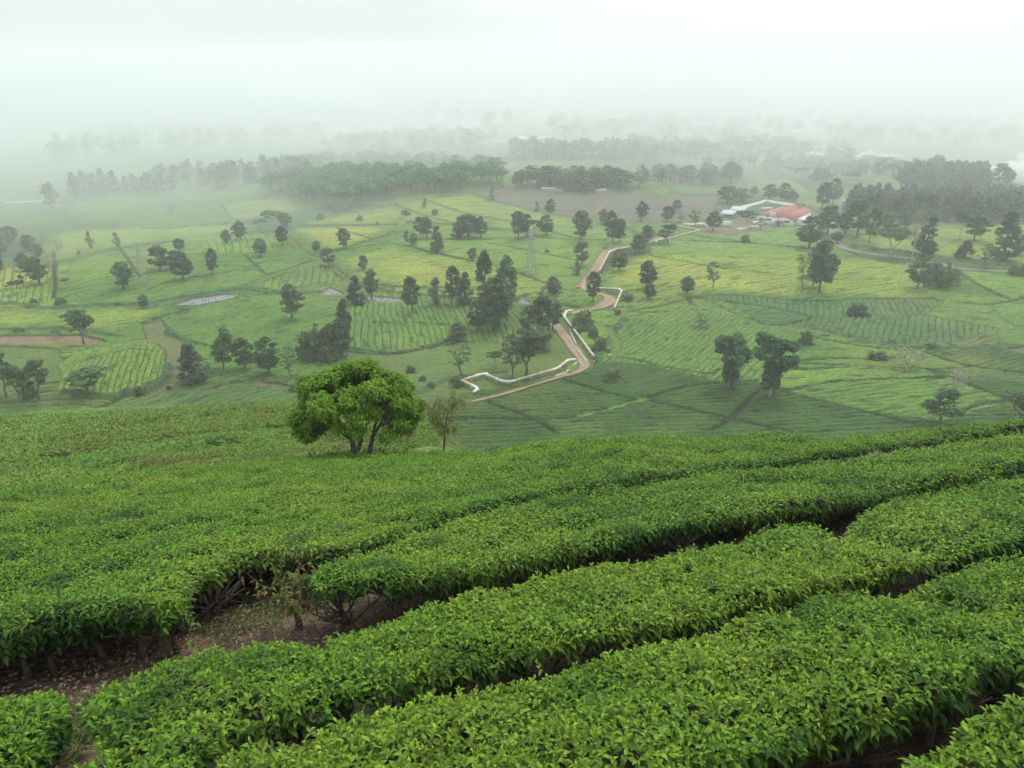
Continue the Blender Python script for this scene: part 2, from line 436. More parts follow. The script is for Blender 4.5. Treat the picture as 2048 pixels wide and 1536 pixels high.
# trenches between plots: stems and soil, shade painted into their dark colour  (pixels, width m)
T = [([(1300, 798), (1373, 776), (1446, 770), (1512, 763)], 1.1), ([(1300, 805), (1457, 840), (1578, 867)], 1.2),
     ([(1519, 783), (1461, 838), (1424, 865)], 1.1), ([(1563, 787), (1702, 821), (1826, 852)], 1.2),
     ([(1563, 785), (1665, 768), (1775, 761), (1899, 759)], 1.2), ([(1899, 759), (2020, 805)], 1.1), ([(1899, 838), (1957, 812), (2023, 803)], 1.2),
     ([(1585, 743), (1694, 739)], .8), ([(1588, 725), (1683, 719), (1738, 723), (1789, 717)], 1.3), ([(1300, 732), (1406, 750), (1439, 743)], 1.0),
     ([(1804, 732), (1899, 750)], 1.1), ([(1621, 677), (1702, 692), (1775, 701), (1848, 708), (1921, 732), (2048, 750)], 1.3),
     ([(1698, 677), (1757, 692), (1789, 686)], 1.5), ([(1450, 606), (1548, 619), (1621, 637), (1578, 650), (1534, 653)], 1.1),
     ([(1300, 619), (1391, 597), (1475, 593), (1607, 604), (1713, 600), (1811, 600), (1859, 600), (1884, 606)], 1.5),
     ([(1914, 606), (1968, 611), (2016, 606), (2048, 597)], 1.6), ([(1917, 546), (1950, 568), (1994, 590), (2023, 602)], 1.6),
     ([(1300, 513), (1420, 535), (1534, 548)], 1.2), ([(1377, 484), (1475, 487), (1600, 498)], 1.8), ([(1500, 392), (1621, 394)], 2.0),
     ([(665, 506), (785, 489), (860, 506), (945, 524)], 1.6), ([(976, 487), (1061, 504), (1160, 524)], 1.5), ([(1024, 545), (1061, 557), (1102, 572)], 1.5),
     ([(737, 571), (805, 576), (846, 577), (942, 579), (1061, 579), (1113, 582), (1150, 581)], 1.7), ([(757, 579), (791, 589), (812, 591)], 1.1),
     ([(1113, 612), (1150, 616), (1181, 617), (1205, 608)], 1.2), ([(747, 647), (832, 649), (908, 654)], 1.0), ([(860, 697), (901, 682)], 1.5),
     ([(696, 699), (785, 709), (860, 695)], 1.1), ([(962, 803), (1058, 839), (1113, 870)], 1.0), ([(1116, 760), (1198, 784), (1273, 803), (1300, 800)], 1.1),
     ([(849, 839), (1072, 842), (1160, 835), (1225, 818), (1270, 806)], 1.0), ([(1229, 716), (1300, 729)], 1.0), ([(1246, 617), (1266, 623), (1300, 617)], 1.4),
     ([(0, 585), (103, 568)], 1.0), ([(107, 505), (110, 560), (107, 600)], 1.2), ([(294, 583), (342, 566), (489, 539), (533, 525), (618, 518)], 1.2),
     ([(489, 511), (533, 552)], 1.0), ([(536, 552), (625, 522)], 1.2), ([(513, 578), (560, 583), (625, 570), (683, 563)], 1.1),
     ([(284, 648), (342, 631), (376, 624)], 1.2), ([(116, 532), (191, 515), (239, 508), (307, 494), (393, 475), (450, 467)], 1.0),
     ([(140, 735), (212, 713), (260, 703), (304, 705)], .8), ([(600, 453), (702, 453), (791, 451)], 2.4), ([(672, 458), (743, 480)], 1.5),
     ([(668, 504), (702, 494), (757, 477), (808, 463)], 1.8), ([(860, 405), (900, 419), (969, 436), (1027, 446)], 1.9), ([(972, 436), (1061, 422)], 1.8),
     ([(791, 410), (839, 429), (900, 446)], 1.6), ([(948, 391), (1010, 408), (1072, 425), (1147, 439)], 1.4), ([(1095, 463), (1126, 472), (1181, 482), (1250, 477)], 1.8),
     ([(819, 482), (942, 480), (1061, 477), (1160, 482)], 1.8), ([(287, 459), (342, 459), (393, 452), (461, 447)], 2.2), ([(1060, 420), (1150, 424), (1240, 430)], 1.6),
     ([(1520, 770), (1545, 790), (1563, 787)], .8), ([(240, 500), (262, 530), (283, 560)], 1.0), ([(574, 474), (608, 505), (650, 525), (700, 566), (737, 571)], 1.6),
     ([(1158, 572), (1185, 535), (1210, 497)], 1.6), ([(1205, 590), (1275, 582), (1300, 590)], 1.4)]
TS_ = [([(-40, 928), (51, 913), (171, 894), (307, 875), (410, 860), (600, 847)], 0.58),
       ([(430, 800), (520, 788)], 0.51), ([(-40, 950), (120, 935), (250, 910)], 0.34), ([(380, 895), (480, 880)], 0.37), ([(600, 868), (720, 872), (860, 880)], 0.34),
       ([(250, 935), (420, 915), (600, 905)], 0.37), ([(300, 840), (450, 825), (600, 820)], 0.34), ([(-40, 978), (100, 962), (230, 950)], 0.37)]
# bushy banks: (pixels, half width m, height m)
BANK = [([(-40, 614), (20, 611), (68, 617), (102, 621), (154, 617), (239, 614), (290, 610), (342, 604), (410, 592), (468, 582)], 1.6, 1.3),
        ([(1690, 493), (1738, 501), (1826, 512), (1884, 521), (1960, 530), (2048, 538), (2200, 550)], 3.0, 1.6),
        ([(700, 566), (757, 585), (830, 592), (900, 600), (960, 604)], 1.5, 1.2), ([(690, 705), (640, 715)], 1.5, 1.2), ([(480, 580), (560, 592), (640, 588)], 1.6, 1.2),
        ([(130, 790), (200, 800), (270, 790), (325, 768), (336, 735)], 1.5, 1.3), ([(335, 665), (380, 688), (410, 695)], 1.4, 1.2), ([(1030, 600), (1070, 590), (1120, 590)], 1.2, 1.0),
        ([(960, 795), (1040, 778), (1110, 756), (1140, 745)], 1.2, .9), ([(1190, 588), (1240, 590), (1262, 600)], 3, 1.0), ([(1250, 640), (1205, 700), (1190, 725)], 1.5, 1.0),
        ([(-60, 660), (0, 664), (90, 662), (160, 664), (225, 674)], 1.6, 1.2), ([(1690, 677), (1757, 692), (1848, 700), (1990, 700)], 1.4, .9),
        ([(820, 448), (905, 452), (985, 462), (1060, 464)], 2.2, 1.4), ([(1400, 476), (1500, 488), (1600, 498)], 2.0, .9), ([(1010, 745), (900, 760), (830, 790)], 1.0, .5)]
# tracks: (pixels, half width m, colour)
TRACK = [([(574, 474), (608, 505), (650, 525), (690, 555), (705, 570)], 1.2, 'TR'), ([(1400, 600), (1440, 618), (1490, 640), (1525, 652)], 1.6, 'DY'),
         ([(1625, 660), (1665, 670), (1697, 680)], 1.2, 'TR'), ([(1990, 625), (2000, 640), (2048, 665)], 1.4, 'DY'), ([(1218, 655), (1234, 690), (1225, 712)], 1.6, 'DY'),
         ([(1145, 620), (1200, 622), (1250, 618)], 2.0, 'GR'), ([(385, 785), (440, 772), (520, 764)], .8, 'TR'), ([(690, 520), (760, 500)], .5, 'DY'),
         ([(1190, 405), (1205, 412), (1190, 425), (1150, 432)], 1.5, 'SO'), ([(1160, 835), (1225, 818), (1290, 800)], 1.0, 'LG'), ([(500, 578), (470, 590), (500, 598)], 1.2, 'GR'),
         ([(1060, 600), (1040, 596)], 2.0, 'TR')]
DIRT = [([(840, 812), (866, 812)], [.5, .5]),
        ([(945, 803), (1000, 790), (1060, 772), (1110, 757), (1140, 748)], [.45, .6, .6, .6, .7]),
        ([(1130, 752), (1150, 746), (1168, 735), (1166, 722), (1152, 702), (1130, 672), (1113, 652), (1106, 640), (1115, 631), (1140, 626), (1170, 620), (1200, 613), (1214, 606), (1221, 600), (1214, 592), (1198, 587), (1178, 580), (1170, 572), (1176, 560), (1191, 538), (1203, 517), (1216, 503), (1240, 496), (1290, 487), (1325, 472), (1345, 458), (1345, 450)],
         [.5, .7, 1.2, 1.4, 1.5, 1.5, 1.5, 1.6, 1.4, 1.2, 1.3, 1.8, 2.3, 2.4, 1.6, 1.3, 1.9, 2.1, 2.0, 1.9, 1.8, 2.2, 1.5, 1.3, 1.3, 1.3, 1.3])]
PAVED = ([(1690, 395), (1675, 425), (1668, 450), (1666, 470), (1676, 487), (1694, 498), (1738, 507), (1826, 518), (1884, 529), (1921, 537), (2048, 546), (2250, 562)],
         [2.2, 2.2, 2.2, 2.2, 2.2, 2.0, 1.9, 1.9, 1.9, 1.9, 1.8, 1.8])

def inpoly(x, y, poly):
    poly = np.asarray(poly, float)
    out = np.zeros(len(x), bool)
    bb = (x >= poly[:, 0].min()) & (x <= poly[:, 0].max()) & (y >= poly[:, 1].min()) & (y <= poly[:, 1].max())
    i = np.nonzero(bb)[0]
    xs, ys = x[i], y[i]; c = np.zeros(len(i), bool)
    for (x0, y0), (x1, y1) in zip(poly, np.roll(poly, -1, 0)):
        if y0 == y1: continue
        c ^= ((ys < y0) != (ys < y1)) & (xs < (x1 - x0) * (ys - y0) / (y1 - y0) + x0)
    out[i] = c
    return out

def segdist(x, y, line, reach, closed=False, widths=None):
    """distance to a polyline (inf outside reach), and interpolated width"""
    line = np.asarray(line, float)
    d = np.full(len(x), 1e9); wv = np.zeros(len(x))
    idx = range(len(line)) if closed else range(len(line) - 1)
    for k in idx:
        a = line[k]; b = line[(k + 1) % len(line)]
        bb = np.nonzero((x > min(a[0], b[0]) - reach) & (x < max(a[0], b[0]) + reach) & (y > min(a[1], b[1]) - reach) & (y < max(a[1], b[1]) + reach))[0]
        if not len(bb): continue
        ab = b - a; L = ab @ ab + 1e-9
        t = np.clip(((x[bb] - a[0]) * ab[0] + (y[bb] - a[1]) * ab[1]) / L, 0, 1)
        q = np.hypot(x[bb] - a[0] - t * ab[0], y[bb] - a[1] - t * ab[1])
        cl = q < d[bb]
        d[bb[cl]] = q[cl]
        if widths is not None:
            wv[bb[cl]] = (widths[k] + (widths[(k + 1) % len(widths)] - widths[k]) * t)[cl]
    return (d, wv) if widths is not None else d

def smooth_line(p, n=4, w=None):
    p = np.asarray(p, float)
    if len(p) < 3:
        t = np.linspace(0, 1, n * 2)[:, None]; q = p[0] * (1 - t) + p[1] * t
        return (q, np.linspace(w[0], w[1], n * 2)) if w is not None else q
    pp = np.vstack([2 * p[0] - p[1], p, 2 * p[-1] - p[-2]]); out = []; wo = []
    for i in range(1, len(pp) - 2):
        for t in np.arange(n) / n:
            a, b, c_, d = pp[i - 1], pp[i], pp[i + 1], pp[i + 2]
            out.append(.5 * ((2 * b) + (-a + c_) * t + (2 * a - 5 * b + 4 * c_ - d) * t * t + (-a + 3 * b - 3 * c_ + d) * t ** 3))
            if w is not None: wo.append(w[i - 1] * (1 - t) + w[i] * t)
    out.append(p[-1])
    if w is not None: wo.append(w[-1]); return np.array(out), np.array(wo)
    return np.array(out)

def strip(name, px, w, m, surf, lift, tint):
    """a road laid on the ground as a sheet of its own"""
    c = hit(px, surf)[:, :2]
    c, w = smooth_line(c, 14, w)
    t = np.gradient(c, axis=0); t /= np.linalg.norm(t, axis=1, keepdims=True) + 1e-9
    nrm = np.stack([-t[:, 1], t[:, 0]], 1)
    K = 7; V = []
    wob = 1 + .5 * (vn(c[:, 0], c[:, 1], 1.6, 77, 3) - .5)
    for s in np.linspace(-1, 1, K):
        q = c + nrm * (w * wob * s)[:, None]
        V.append(np.c_[q, surf(q[:, 0], q[:, 1]) + lift - .05 * abs(s)])
    V = np.stack(V, 1)
    cols = np.stack([tint[0] * (1 - abs(q)) + tint[1] * abs(q) for q in (1., .55, -.0, .35, 0., .55, 1.)], 0) * np.array([1, 1.1, 1.12, .86, 1.12, 1.05, 1.])[:, None]
    cols = (cols[None] * (.72 + .56 * vn(V[..., 0], V[..., 1], 1.6, 88, 3))[..., None]).reshape(-1, 3)
    i = np.arange(len(c) - 1)[:, None] * K; j = np.arange(K - 1)[None]
    f = np.stack([i + j, i + j + 1, i + K + j + 1, i + K + j], -1).reshape(-1, 4)
    return tag(link(name, mesh(name, V.reshape(-1, 3), [f], m, cols)), kind='structure'), c, w

M_dirt = leaf_mat("dirt_road", .95, 0, 0, .1)
M_pave = leaf_mat("worn_asphalt", .9, 0, 0, .15)
ROADS = []
for px, w in DIRT:
    o, c_, w_ = strip("dirt_road", px, w, M_dirt, valley, .10, np.array([(.30, .215, .15), (.17, .15, .075)])); ROADS.append((c_, w_))
o, c_, w_ = strip("paved_road", PAVED[0], PAVED[1], M_pave, valley, .10, np.array([(.18, .18, .17), (.13, .135, .10)])); ROADS.append((c_, w_))

def sh_trench(x, y):
    """paths cut along the shoulder: bare mask, and how far the tea steps down towards the viewer"""
    t = np.zeros(len(x)); g = np.zeros(len(x))
    for ln, w in TS_:
        L = smooth_line(hit(ln, lambda a, b: hill(a, b) - .1, 80)[:, :2], 4)
        d = segdist(x, y, L, 3) + .18 * (vn(x, y, .7, 45, 2) - .5)
        t = np.maximum(t, 1 - ss(d, w * .35, w * .75))
        L2 = L * (1 - 1.3 / np.linalg.norm(L, axis=1, keepdims=True))
        g = np.maximum(g, (1 - ss(segdist(x, y, L2, 4), .5, 2.0)) * .85)
    return t, np.maximum(t, g)

def build_ground():
    az = np.r_[np.radians(np.linspace(-45, 45, 1101)), np.radians(np.arange(50, 315, 5))]
    r = np.r_[np.geomspace(.4, 13, 90), np.geomspace(13.2, 28, 110), np.geomspace(28.2, 112, 240), np.geomspace(112.2, 640, 900), np.geomspace(648, 8200, 240)]
    NA, NR = len(az), len(r)
    X = (r[:, None] * np.sin(az)).ravel(); Y = (r[:, None] * np.cos(az)).ravel()
    RR = np.repeat(r, NA)
    zh, zv = hill(X, Y) - BUSH, valley(X, Y)
    Z = smax(zh, zv)
    onhill = zh > zv
    front = (np.abs(np.arctan2(X, Y)) < R(46))
    N = len(X)
    # default patchwork of plots (jittered cells)
    cs = 46.0
    gx, gy = X / cs, Y / cs
    bi = np.zeros(N); bd = np.full(N, 1e9); b2 = np.full(N, 1e9)
    fx, fy = np.floor(gx), np.floor(gy)
    for dx in (-1, 0, 1):
        for dy in (-1, 0, 1):
            cx, cy_ = fx + dx, fy + dy
            px_ = cx + _hash(cx, cy_, 31); py_ = cy_ + _hash(cx, cy_, 57)
            d = np.hypot(gx - px_, gy - py_)
            nw = d < bd
            b2 = np.where(nw, bd, np.minimum(b2, d)); bd = np.where(nw, d, bd)
            bi = np.where(nw, _hash(cx, cy_, 91), bi)
    pal = np.array([C['G'], C['LG'], C['DG'], C['G'], C['BG'], C['YG'], C['GR'], C['G']])
    col = pal[(bi * 7.999).astype(int)] * .95
    ang = (bi * 37.7) % math.pi * .5 - .4
    amp = np.full(N, .45); tea = np.full(N, 1.0)
    sp = np.full(N, 2.6)
    nx, ny = -np.sin(ang), np.cos(ang)
    edge = (b2 - bd) * cs * .7
    far = ss(RR, 500, 900)
    trench = 1 - ss(edge, .5, 1.2)
    trench *= 0.8
    def paint(items, surf, mask, ymax=None):
        for c, poly, row, s, a, t in items:
            w = hit(poly, surf, ymax)[:, :2]
            m = np.nonzero(mask)[0]
            ins = m[inpoly(X[m] + 1.2 * (vn(X[m], Y[m], 6, 61) - .5), Y[m] + 1.2 * (vn(X[m], Y[m], 6, 62) - .5), w)]
            if not len(ins): continue
            if c in ('Y', 'YG') and not ymax:
                e_ = ss(segdist(X[ins], Y[ins], w, 14, True) + 6 * (vn(X[ins], Y[ins], 14, 66, 2) - .5), 0, 9)[:, None]
                col[ins] = col[ins] * (1 - e_) + np.array(C[c]) * e_
            else: col[ins] = C[c]
            amp[ins] = a; tea[ins] = t; sp[ins] = s; trench[ins] = 0
            if row is not None:
                q = hit(row, surf, ymax)[:, :2]; dv = q[1] - q[0]; dv /= np.linalg.norm(dv)
                nx[ins] = -dv[1]; ny[ins] = dv[0]
    mv = (~onhill) & front
    ms = onhill & front & (RR > 20)
    paint(P, valley, mv)
    paint(SH, lambda x, y: hill(x, y) - .1, ms, 90)
    # colour drift inside plots, as flushes of new leaf come and go
    k = vn(X, Y, 26, 15, 3)[:, None]; k2 = vn(X, Y, 7, 16, 2)[:, None]
    yel = np.array([.19, .22, .042])
    mixf = np.clip((k - .5) * .9 + (k2 - .5) * .35, 0, .45)
    teac = tea[:, None] > .5
    col[:] = np.where(teac, col * (1 - mixf) + yel * mixf, col)
    col[:] = col * (.80 + .4 * vn(X, Y, 11, 17, 2)[:, None])
    # far plain fades into paddies and gardens
    palf = np.array([(.09, .14, .055), (.14, .17, .08), (.065, .10, .05), (.18, .19, .12)])
    kf = np.clip(vn(X, Y / 2.2, 90, 19, 2) * 5 - .8, 0, 3.999).astype(int)
    col[:] = col * (1 - far[:, None]) + palf[kf] * far[:, None]
    amp[:] = np.minimum(amp * 1.5, 1); sp[:] = sp * .85
    amp *= 1 - far; trench *= 1 - far
    bank = np.zeros(N)
    iv = np.nonzero(mv & (RR < 900))[0]
    for ln, w in T:
        L = smooth_line(hv(ln)[:, :2], 4)
        d = segdist(X[iv], Y[iv], L, 4)
        d = d + .7 * (vn(X[iv], Y[iv], 1.6, 44, 2) - .5)
        trench[iv] = np.maximum(trench[iv], 1 - ss(d, w * .35, w * .75))
    ish = np.nonzero(ms & (RR < 110))[0]
    step = np.zeros(N)
    trench[ish] = 0
    trench[ish], step[ish] = sh_trench(X[ish], Y[ish])
    for ln, w, h in BANK:
        L = smooth_line(hv(ln)[:, :2], 4)
        d = segdist(X[iv], Y[iv], L, 9) + w * .9 * (vn(X[iv], Y[iv], 3.5, 46, 2) - .5)
        k = 1 - ss(d, w * .35, w)
        bank[iv] = np.maximum(bank[iv], k * h * (.55 + .9 * vn(X[iv], Y[iv], 2.2, 48, 2)))
        cc = np.array([.036, .085, .028]); col[iv] = col[iv] * (1 - k[:, None]) + cc * k[:, None] * (.7 + .6 * vn(X[iv], Y[iv], 1.3, 49)[:, None])
        amp[iv] *= 1 - k; tea[iv] = np.minimum(tea[iv], 1 - k); trench[iv] *= 1 - k
    soil = np.zeros(N)
    for ln, w, c in TRACK:
        L = smooth_line(hv(ln)[:, :2], 4)
        d = segdist(X[iv], Y[iv], L, 6) + 1.0 * (vn(X[iv], Y[iv], 2.0, 50, 2) - .5)
        k = 1 - ss(d, w * .5, w)
        col[iv] = col[iv] * (1 - k[:, None]) + np.array(C[c]) * k[:, None]
        amp[iv] *= 1 - k; tea[iv] *= 1 - k; trench[iv] *= 1 - k; bank[iv] *= 1 - k
    for L, w in ROADS:
        d, ww = segdist(X[iv], Y[iv], L, 8, widths=w)
        k = 1 - ss(d - ww, .1, 1.3)
        col[iv] = col[iv] * (1 - k[:, None]) + np.array(C['TR']) * k[:, None]
        k2_ = 1 - ss(d - ww, .6, 1.8)
        amp[iv] *= 1 - k2_; tea[iv] *= 1 - k2_; trench[iv] *= 1 - k2_; bank[iv] *= 1 - ss(-(d - ww), -2.2, -.8)
        Z[iv] -= .22 * (1 - ss(d - ww, -.1, .6))
    # soil under and between the near bushes
    near = onhill & (RR < 32) & (tea > .5)
    soilc = np.array([.108, .074, .046]) * (.6 + .8 * vn(X, Y, .5, 52, 3)[:, None])
    blend = (1 - ss(RR, 24, 26.5)) * onhill
    col[:] = col * (1 - blend[:, None]) + soilc * blend[:, None]
    tea *= 1 - blend; amp *= 1 - blend; trench *= 1 - blend
    tc_ = np.array([.016, .028, .011])  # near-black stems and soil, trench shade included in the colour
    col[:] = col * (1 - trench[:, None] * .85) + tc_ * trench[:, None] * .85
    # rows
    wx = X + 2.2 * (vn(X, Y, 24, 71, 2) - .5) + .5 * (vn(X, Y, 4, 73) - .5)
    wy = Y + 2.2 * (vn(X, Y, 24, 72, 2) - .5) + .5 * (vn(X, Y, 4, 74) - .5)
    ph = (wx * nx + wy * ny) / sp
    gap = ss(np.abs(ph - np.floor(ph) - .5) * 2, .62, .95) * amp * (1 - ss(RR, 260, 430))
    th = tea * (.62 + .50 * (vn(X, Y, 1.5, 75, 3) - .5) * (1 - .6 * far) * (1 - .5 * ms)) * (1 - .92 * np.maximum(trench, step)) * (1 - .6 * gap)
    Z += th + bank
    Z += (1 - tea) * .12 * (vn(X, Y, 1.1, 80, 2) - .5) * (RR < 400)
    i = np.arange(NR - 1)[:, None] * NA; j = np.arange(NA)[None]; k = (j + 1) % NA
    f = np.stack([i + j, i + NA + j, i + NA + k, i + k], -1).reshape(-1, 4)
    V = np.c_[X, Y, Z]
    V = np.vstack([V, [[0, 0, hill(0, 0) - BUSH]]]); col2 = np.vstack([col, soilc[:1]])
    fan = np.stack([np.full(NA, N), np.arange(NA), (np.arange(NA) + 1) % NA], 1)
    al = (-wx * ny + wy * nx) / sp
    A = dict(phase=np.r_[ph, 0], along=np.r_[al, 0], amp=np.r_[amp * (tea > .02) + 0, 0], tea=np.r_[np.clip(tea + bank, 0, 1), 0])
    mulch = None
    # ground material
    m = bpy.data.materials.new("ground"); m.use_nodes = True
    n, l = m.node_tree.nodes, m.node_tree.links
    b = n["Principled BSDF"]; b.inputs["Roughness"].default_value = .75; b.inputs["Specular IOR Level"].default_value = .15
    def att(s):
        a = n.new("ShaderNodeAttribute"); a.attribute_name = s; return a
    tcn = n.new("ShaderNodeTexCoord")
    def noise(scale, detail=3, rough=.5):
        z = n.new("ShaderNodeTexNoise"); z.inputs["Scale"].default_value = scale; z.inputs["Detail"].default_value = detail
        z.inputs["Roughness"].default_value = rough
        l.new(tcn.outputs["Object"], z.inputs["Vector"]); return z.outputs["Fac"]
    def math_(op, a, b_=None, c=None):
        q = n.new("ShaderNodeMath"); q.operation = op
        for s, v in zip(q.inputs, (a, b_, c)):
            if v is None: continue
            if isinstance(v, (int, float)): s.default_value = v
            else: l.new(v, s)
        return q.outputs[0]
    def rng_(v, a, b_, c, d, smooth=False):
        q = n.new("ShaderNodeMapRange")
        if smooth: q.interpolation_type = 'SMOOTHSTEP'
        for s, val in zip(("From Min", "From Max", "To Min", "To Max"), (a, b_, c, d)): q.inputs[s].default_value = val
        l.new(v, q.inputs["Value"]); return q.outputs[0]
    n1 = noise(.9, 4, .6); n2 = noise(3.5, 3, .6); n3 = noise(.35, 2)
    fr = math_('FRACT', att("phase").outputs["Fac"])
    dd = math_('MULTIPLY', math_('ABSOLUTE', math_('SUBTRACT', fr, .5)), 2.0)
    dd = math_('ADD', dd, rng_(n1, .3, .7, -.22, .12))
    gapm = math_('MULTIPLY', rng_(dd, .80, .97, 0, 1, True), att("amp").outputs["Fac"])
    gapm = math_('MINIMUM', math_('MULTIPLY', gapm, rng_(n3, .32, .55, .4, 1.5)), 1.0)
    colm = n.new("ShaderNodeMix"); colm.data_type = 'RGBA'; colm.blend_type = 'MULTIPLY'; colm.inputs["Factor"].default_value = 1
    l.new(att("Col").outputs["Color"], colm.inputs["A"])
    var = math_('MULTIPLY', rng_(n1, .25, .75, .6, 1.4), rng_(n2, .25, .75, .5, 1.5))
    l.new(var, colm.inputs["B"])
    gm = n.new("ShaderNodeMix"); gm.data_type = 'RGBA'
    l.new(gapm, gm.inputs["Factor"]); l.new(colm.outputs["Result"], gm.inputs["A"]); gm.inputs["B"].default_value = (.016, .030, .011, 1)  # row gaps: stems and soil, with the shade between rows mixed into the colour
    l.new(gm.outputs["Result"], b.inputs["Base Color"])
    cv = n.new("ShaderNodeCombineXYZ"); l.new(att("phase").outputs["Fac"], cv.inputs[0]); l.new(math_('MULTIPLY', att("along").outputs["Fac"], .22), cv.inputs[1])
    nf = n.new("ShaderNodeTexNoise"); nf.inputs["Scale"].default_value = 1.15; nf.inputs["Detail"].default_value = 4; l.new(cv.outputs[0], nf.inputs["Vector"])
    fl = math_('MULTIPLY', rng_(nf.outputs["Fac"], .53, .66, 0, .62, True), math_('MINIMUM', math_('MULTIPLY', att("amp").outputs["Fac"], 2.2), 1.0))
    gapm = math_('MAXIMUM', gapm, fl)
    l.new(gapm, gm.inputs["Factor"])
    h = math_('ADD', math_('MULTIPLY', n2, .35), math_('MULTIPLY', n1, .6))
    h = math_('SUBTRACT', h, math_('MULTIPLY', gapm, .6))
    bp = n.new("ShaderNodeBump"); bp.inputs["Distance"].default_value = .6; bp.inputs["Strength"].default_value = 1.0
    l.new(h, bp.inputs["Height"]); l.new(bp.outputs[0], b.inputs["Normal"])
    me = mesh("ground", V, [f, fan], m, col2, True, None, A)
    return tag(link("ground", me), kind='structure')
build_ground()

# ------------------------------------------------------------------ leaves
def leaf_template(hi=True):
    if hi:
        t = np.array([[0, 0, 0], [-.5, .36, .05], [0, .36, 0], [.5, .36, .05], [-.36, .70, .02], [0, .70, -.03], [.36, .70, .02], [0, 1, -.13]], float)
        return t, [np.array([(0, 2, 1), (0, 3, 2), (4, 5, 7), (5, 6, 7)]), np.array([(1, 2, 5, 4), (2, 3, 6, 5)])]
    t = np.array([[0, 0, 0], [-.5, .48, .05], [.5, .48, .05], [0, 1, -.10]], float)
    return t, [np.array([(0, 2, 1), (1, 2, 3)])]

def leaves(P0, az, el, roll, L, W, col, hi=True, droop=None):
    """V, faces, colours for many leaves: base points, azimuth, elevation, length, width"""
    t, fs = leaf_template(hi)
    n = len(P0)
    d = np.stack([np.cos(el) * np.cos(az), np.cos(el) * np.sin(az), np.sin(el)], 1)
    side = np.stack([-np.sin(az), np.cos(az), np.zeros(n)], 1)
    up = np.cross(d, -side); up = np.cross(side, d) * -1 if False else np.cross(d, side) * -1
    up = np.where(up[:, 2:3] < 0, -up, up)
    s2 = side * np.cos(roll)[:, None] + up * np.sin(roll)[:, None]
    u2 = up * np.cos(roll)[:, None] - side * np.sin(roll)[:, None]
    V = (P0[:, None] + s2[:, None] * (t[None, :, 0, None] * W[:, None, None]) + d[:, None] * (t[None, :, 1, None] * L[:, None, None])
         + u2[:, None] * (t[None, :, 2, None] * L[:, None, None] * 1.6))
    if droop is not None:
        V[..., 2] -= droop[:, None] * (t[None, :, 1] ** 2) * L[:, None]
    off = np.arange(n)[:, None, None] * len(t)
    faces = [(f[None] + off).reshape(-1, f.shape[1]) for f in fs]
    return V.reshape(-1, 3), faces, np.repeat(col, len(t), 0)

def join(parts):
    V = []; F = {}; Cc = []; n = 0
    for v, fs, c in parts:
        for f in fs: F.setdefault(f.shape[1], []).append(f + n)
        V.append(v); Cc.append(c); n += len(v)
    return np.concatenate(V), [np.concatenate(F[k]) for k in F], np.concatenate(Cc)

def tea_color(x, y, age, r):
    """age 0 = fresh tip, 1 = old leaf"""
    a = age[:, None]
    k = vn(x, y, 1.6, 201, 2)[:, None]; k2 = vn(x, y, .45, 202, 2)[:, None]
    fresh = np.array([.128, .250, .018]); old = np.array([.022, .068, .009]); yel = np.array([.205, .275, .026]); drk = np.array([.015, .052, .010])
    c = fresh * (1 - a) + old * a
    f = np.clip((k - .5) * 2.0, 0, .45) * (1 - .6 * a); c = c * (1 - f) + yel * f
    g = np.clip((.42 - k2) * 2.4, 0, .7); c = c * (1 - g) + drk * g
    c = np.where(r[:, None] > .9965, np.array([.17, .17, .03]), c)      # the odd yellow leaf
    return c * (.6 + 1.0 * r[:, None])

def shoots(x, y, z, nrm, nl, size, hi, age0=0.0):
    n = len(x); out = []
    ph = rng.uniform(0, 6.28, n)
    for k in range(nl):
        u = k / max(nl - 1, 1)
        az = ph + k * 2.4 + rng.normal(0, .25, n)
        el = R(72) - u * R(62) + rng.normal(0, .2, n)
        # lean the whole shoot along its normal
        dx = np.cos(el) * np.cos(az) + nrm[:, 0] * .4; dy = np.cos(el) * np.sin(az) + nrm[:, 1] * .4; dz = np.sin(el) - .12 * np.hypot(nrm[:, 0], nrm[:, 1])
        az2 = np.arctan2(dy, dx); el2 = np.arctan2(dz, np.hypot(dx, dy))
        L = size * (.62 + .48 * u) * rng.uniform(.75, 1.25, n)
        P0 = np.stack([x, y, z - u * size * .75 + rng.normal(0, .006, n)], 1)
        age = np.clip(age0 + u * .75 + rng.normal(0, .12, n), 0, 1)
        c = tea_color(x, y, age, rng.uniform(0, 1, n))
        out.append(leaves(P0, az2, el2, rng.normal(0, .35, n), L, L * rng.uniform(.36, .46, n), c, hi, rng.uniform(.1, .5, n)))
    return out

def edge_dist(x, y, poly):
    return segdist(x, y, poly, 1.2, True)

def lump(x, y):
    return .15 * (vn(x, y, .75, 301) - .5) + .11 * (vn(x, y, .3, 302) - .5) + .05 * (vn(x, y, 2.5, 303) - .5)

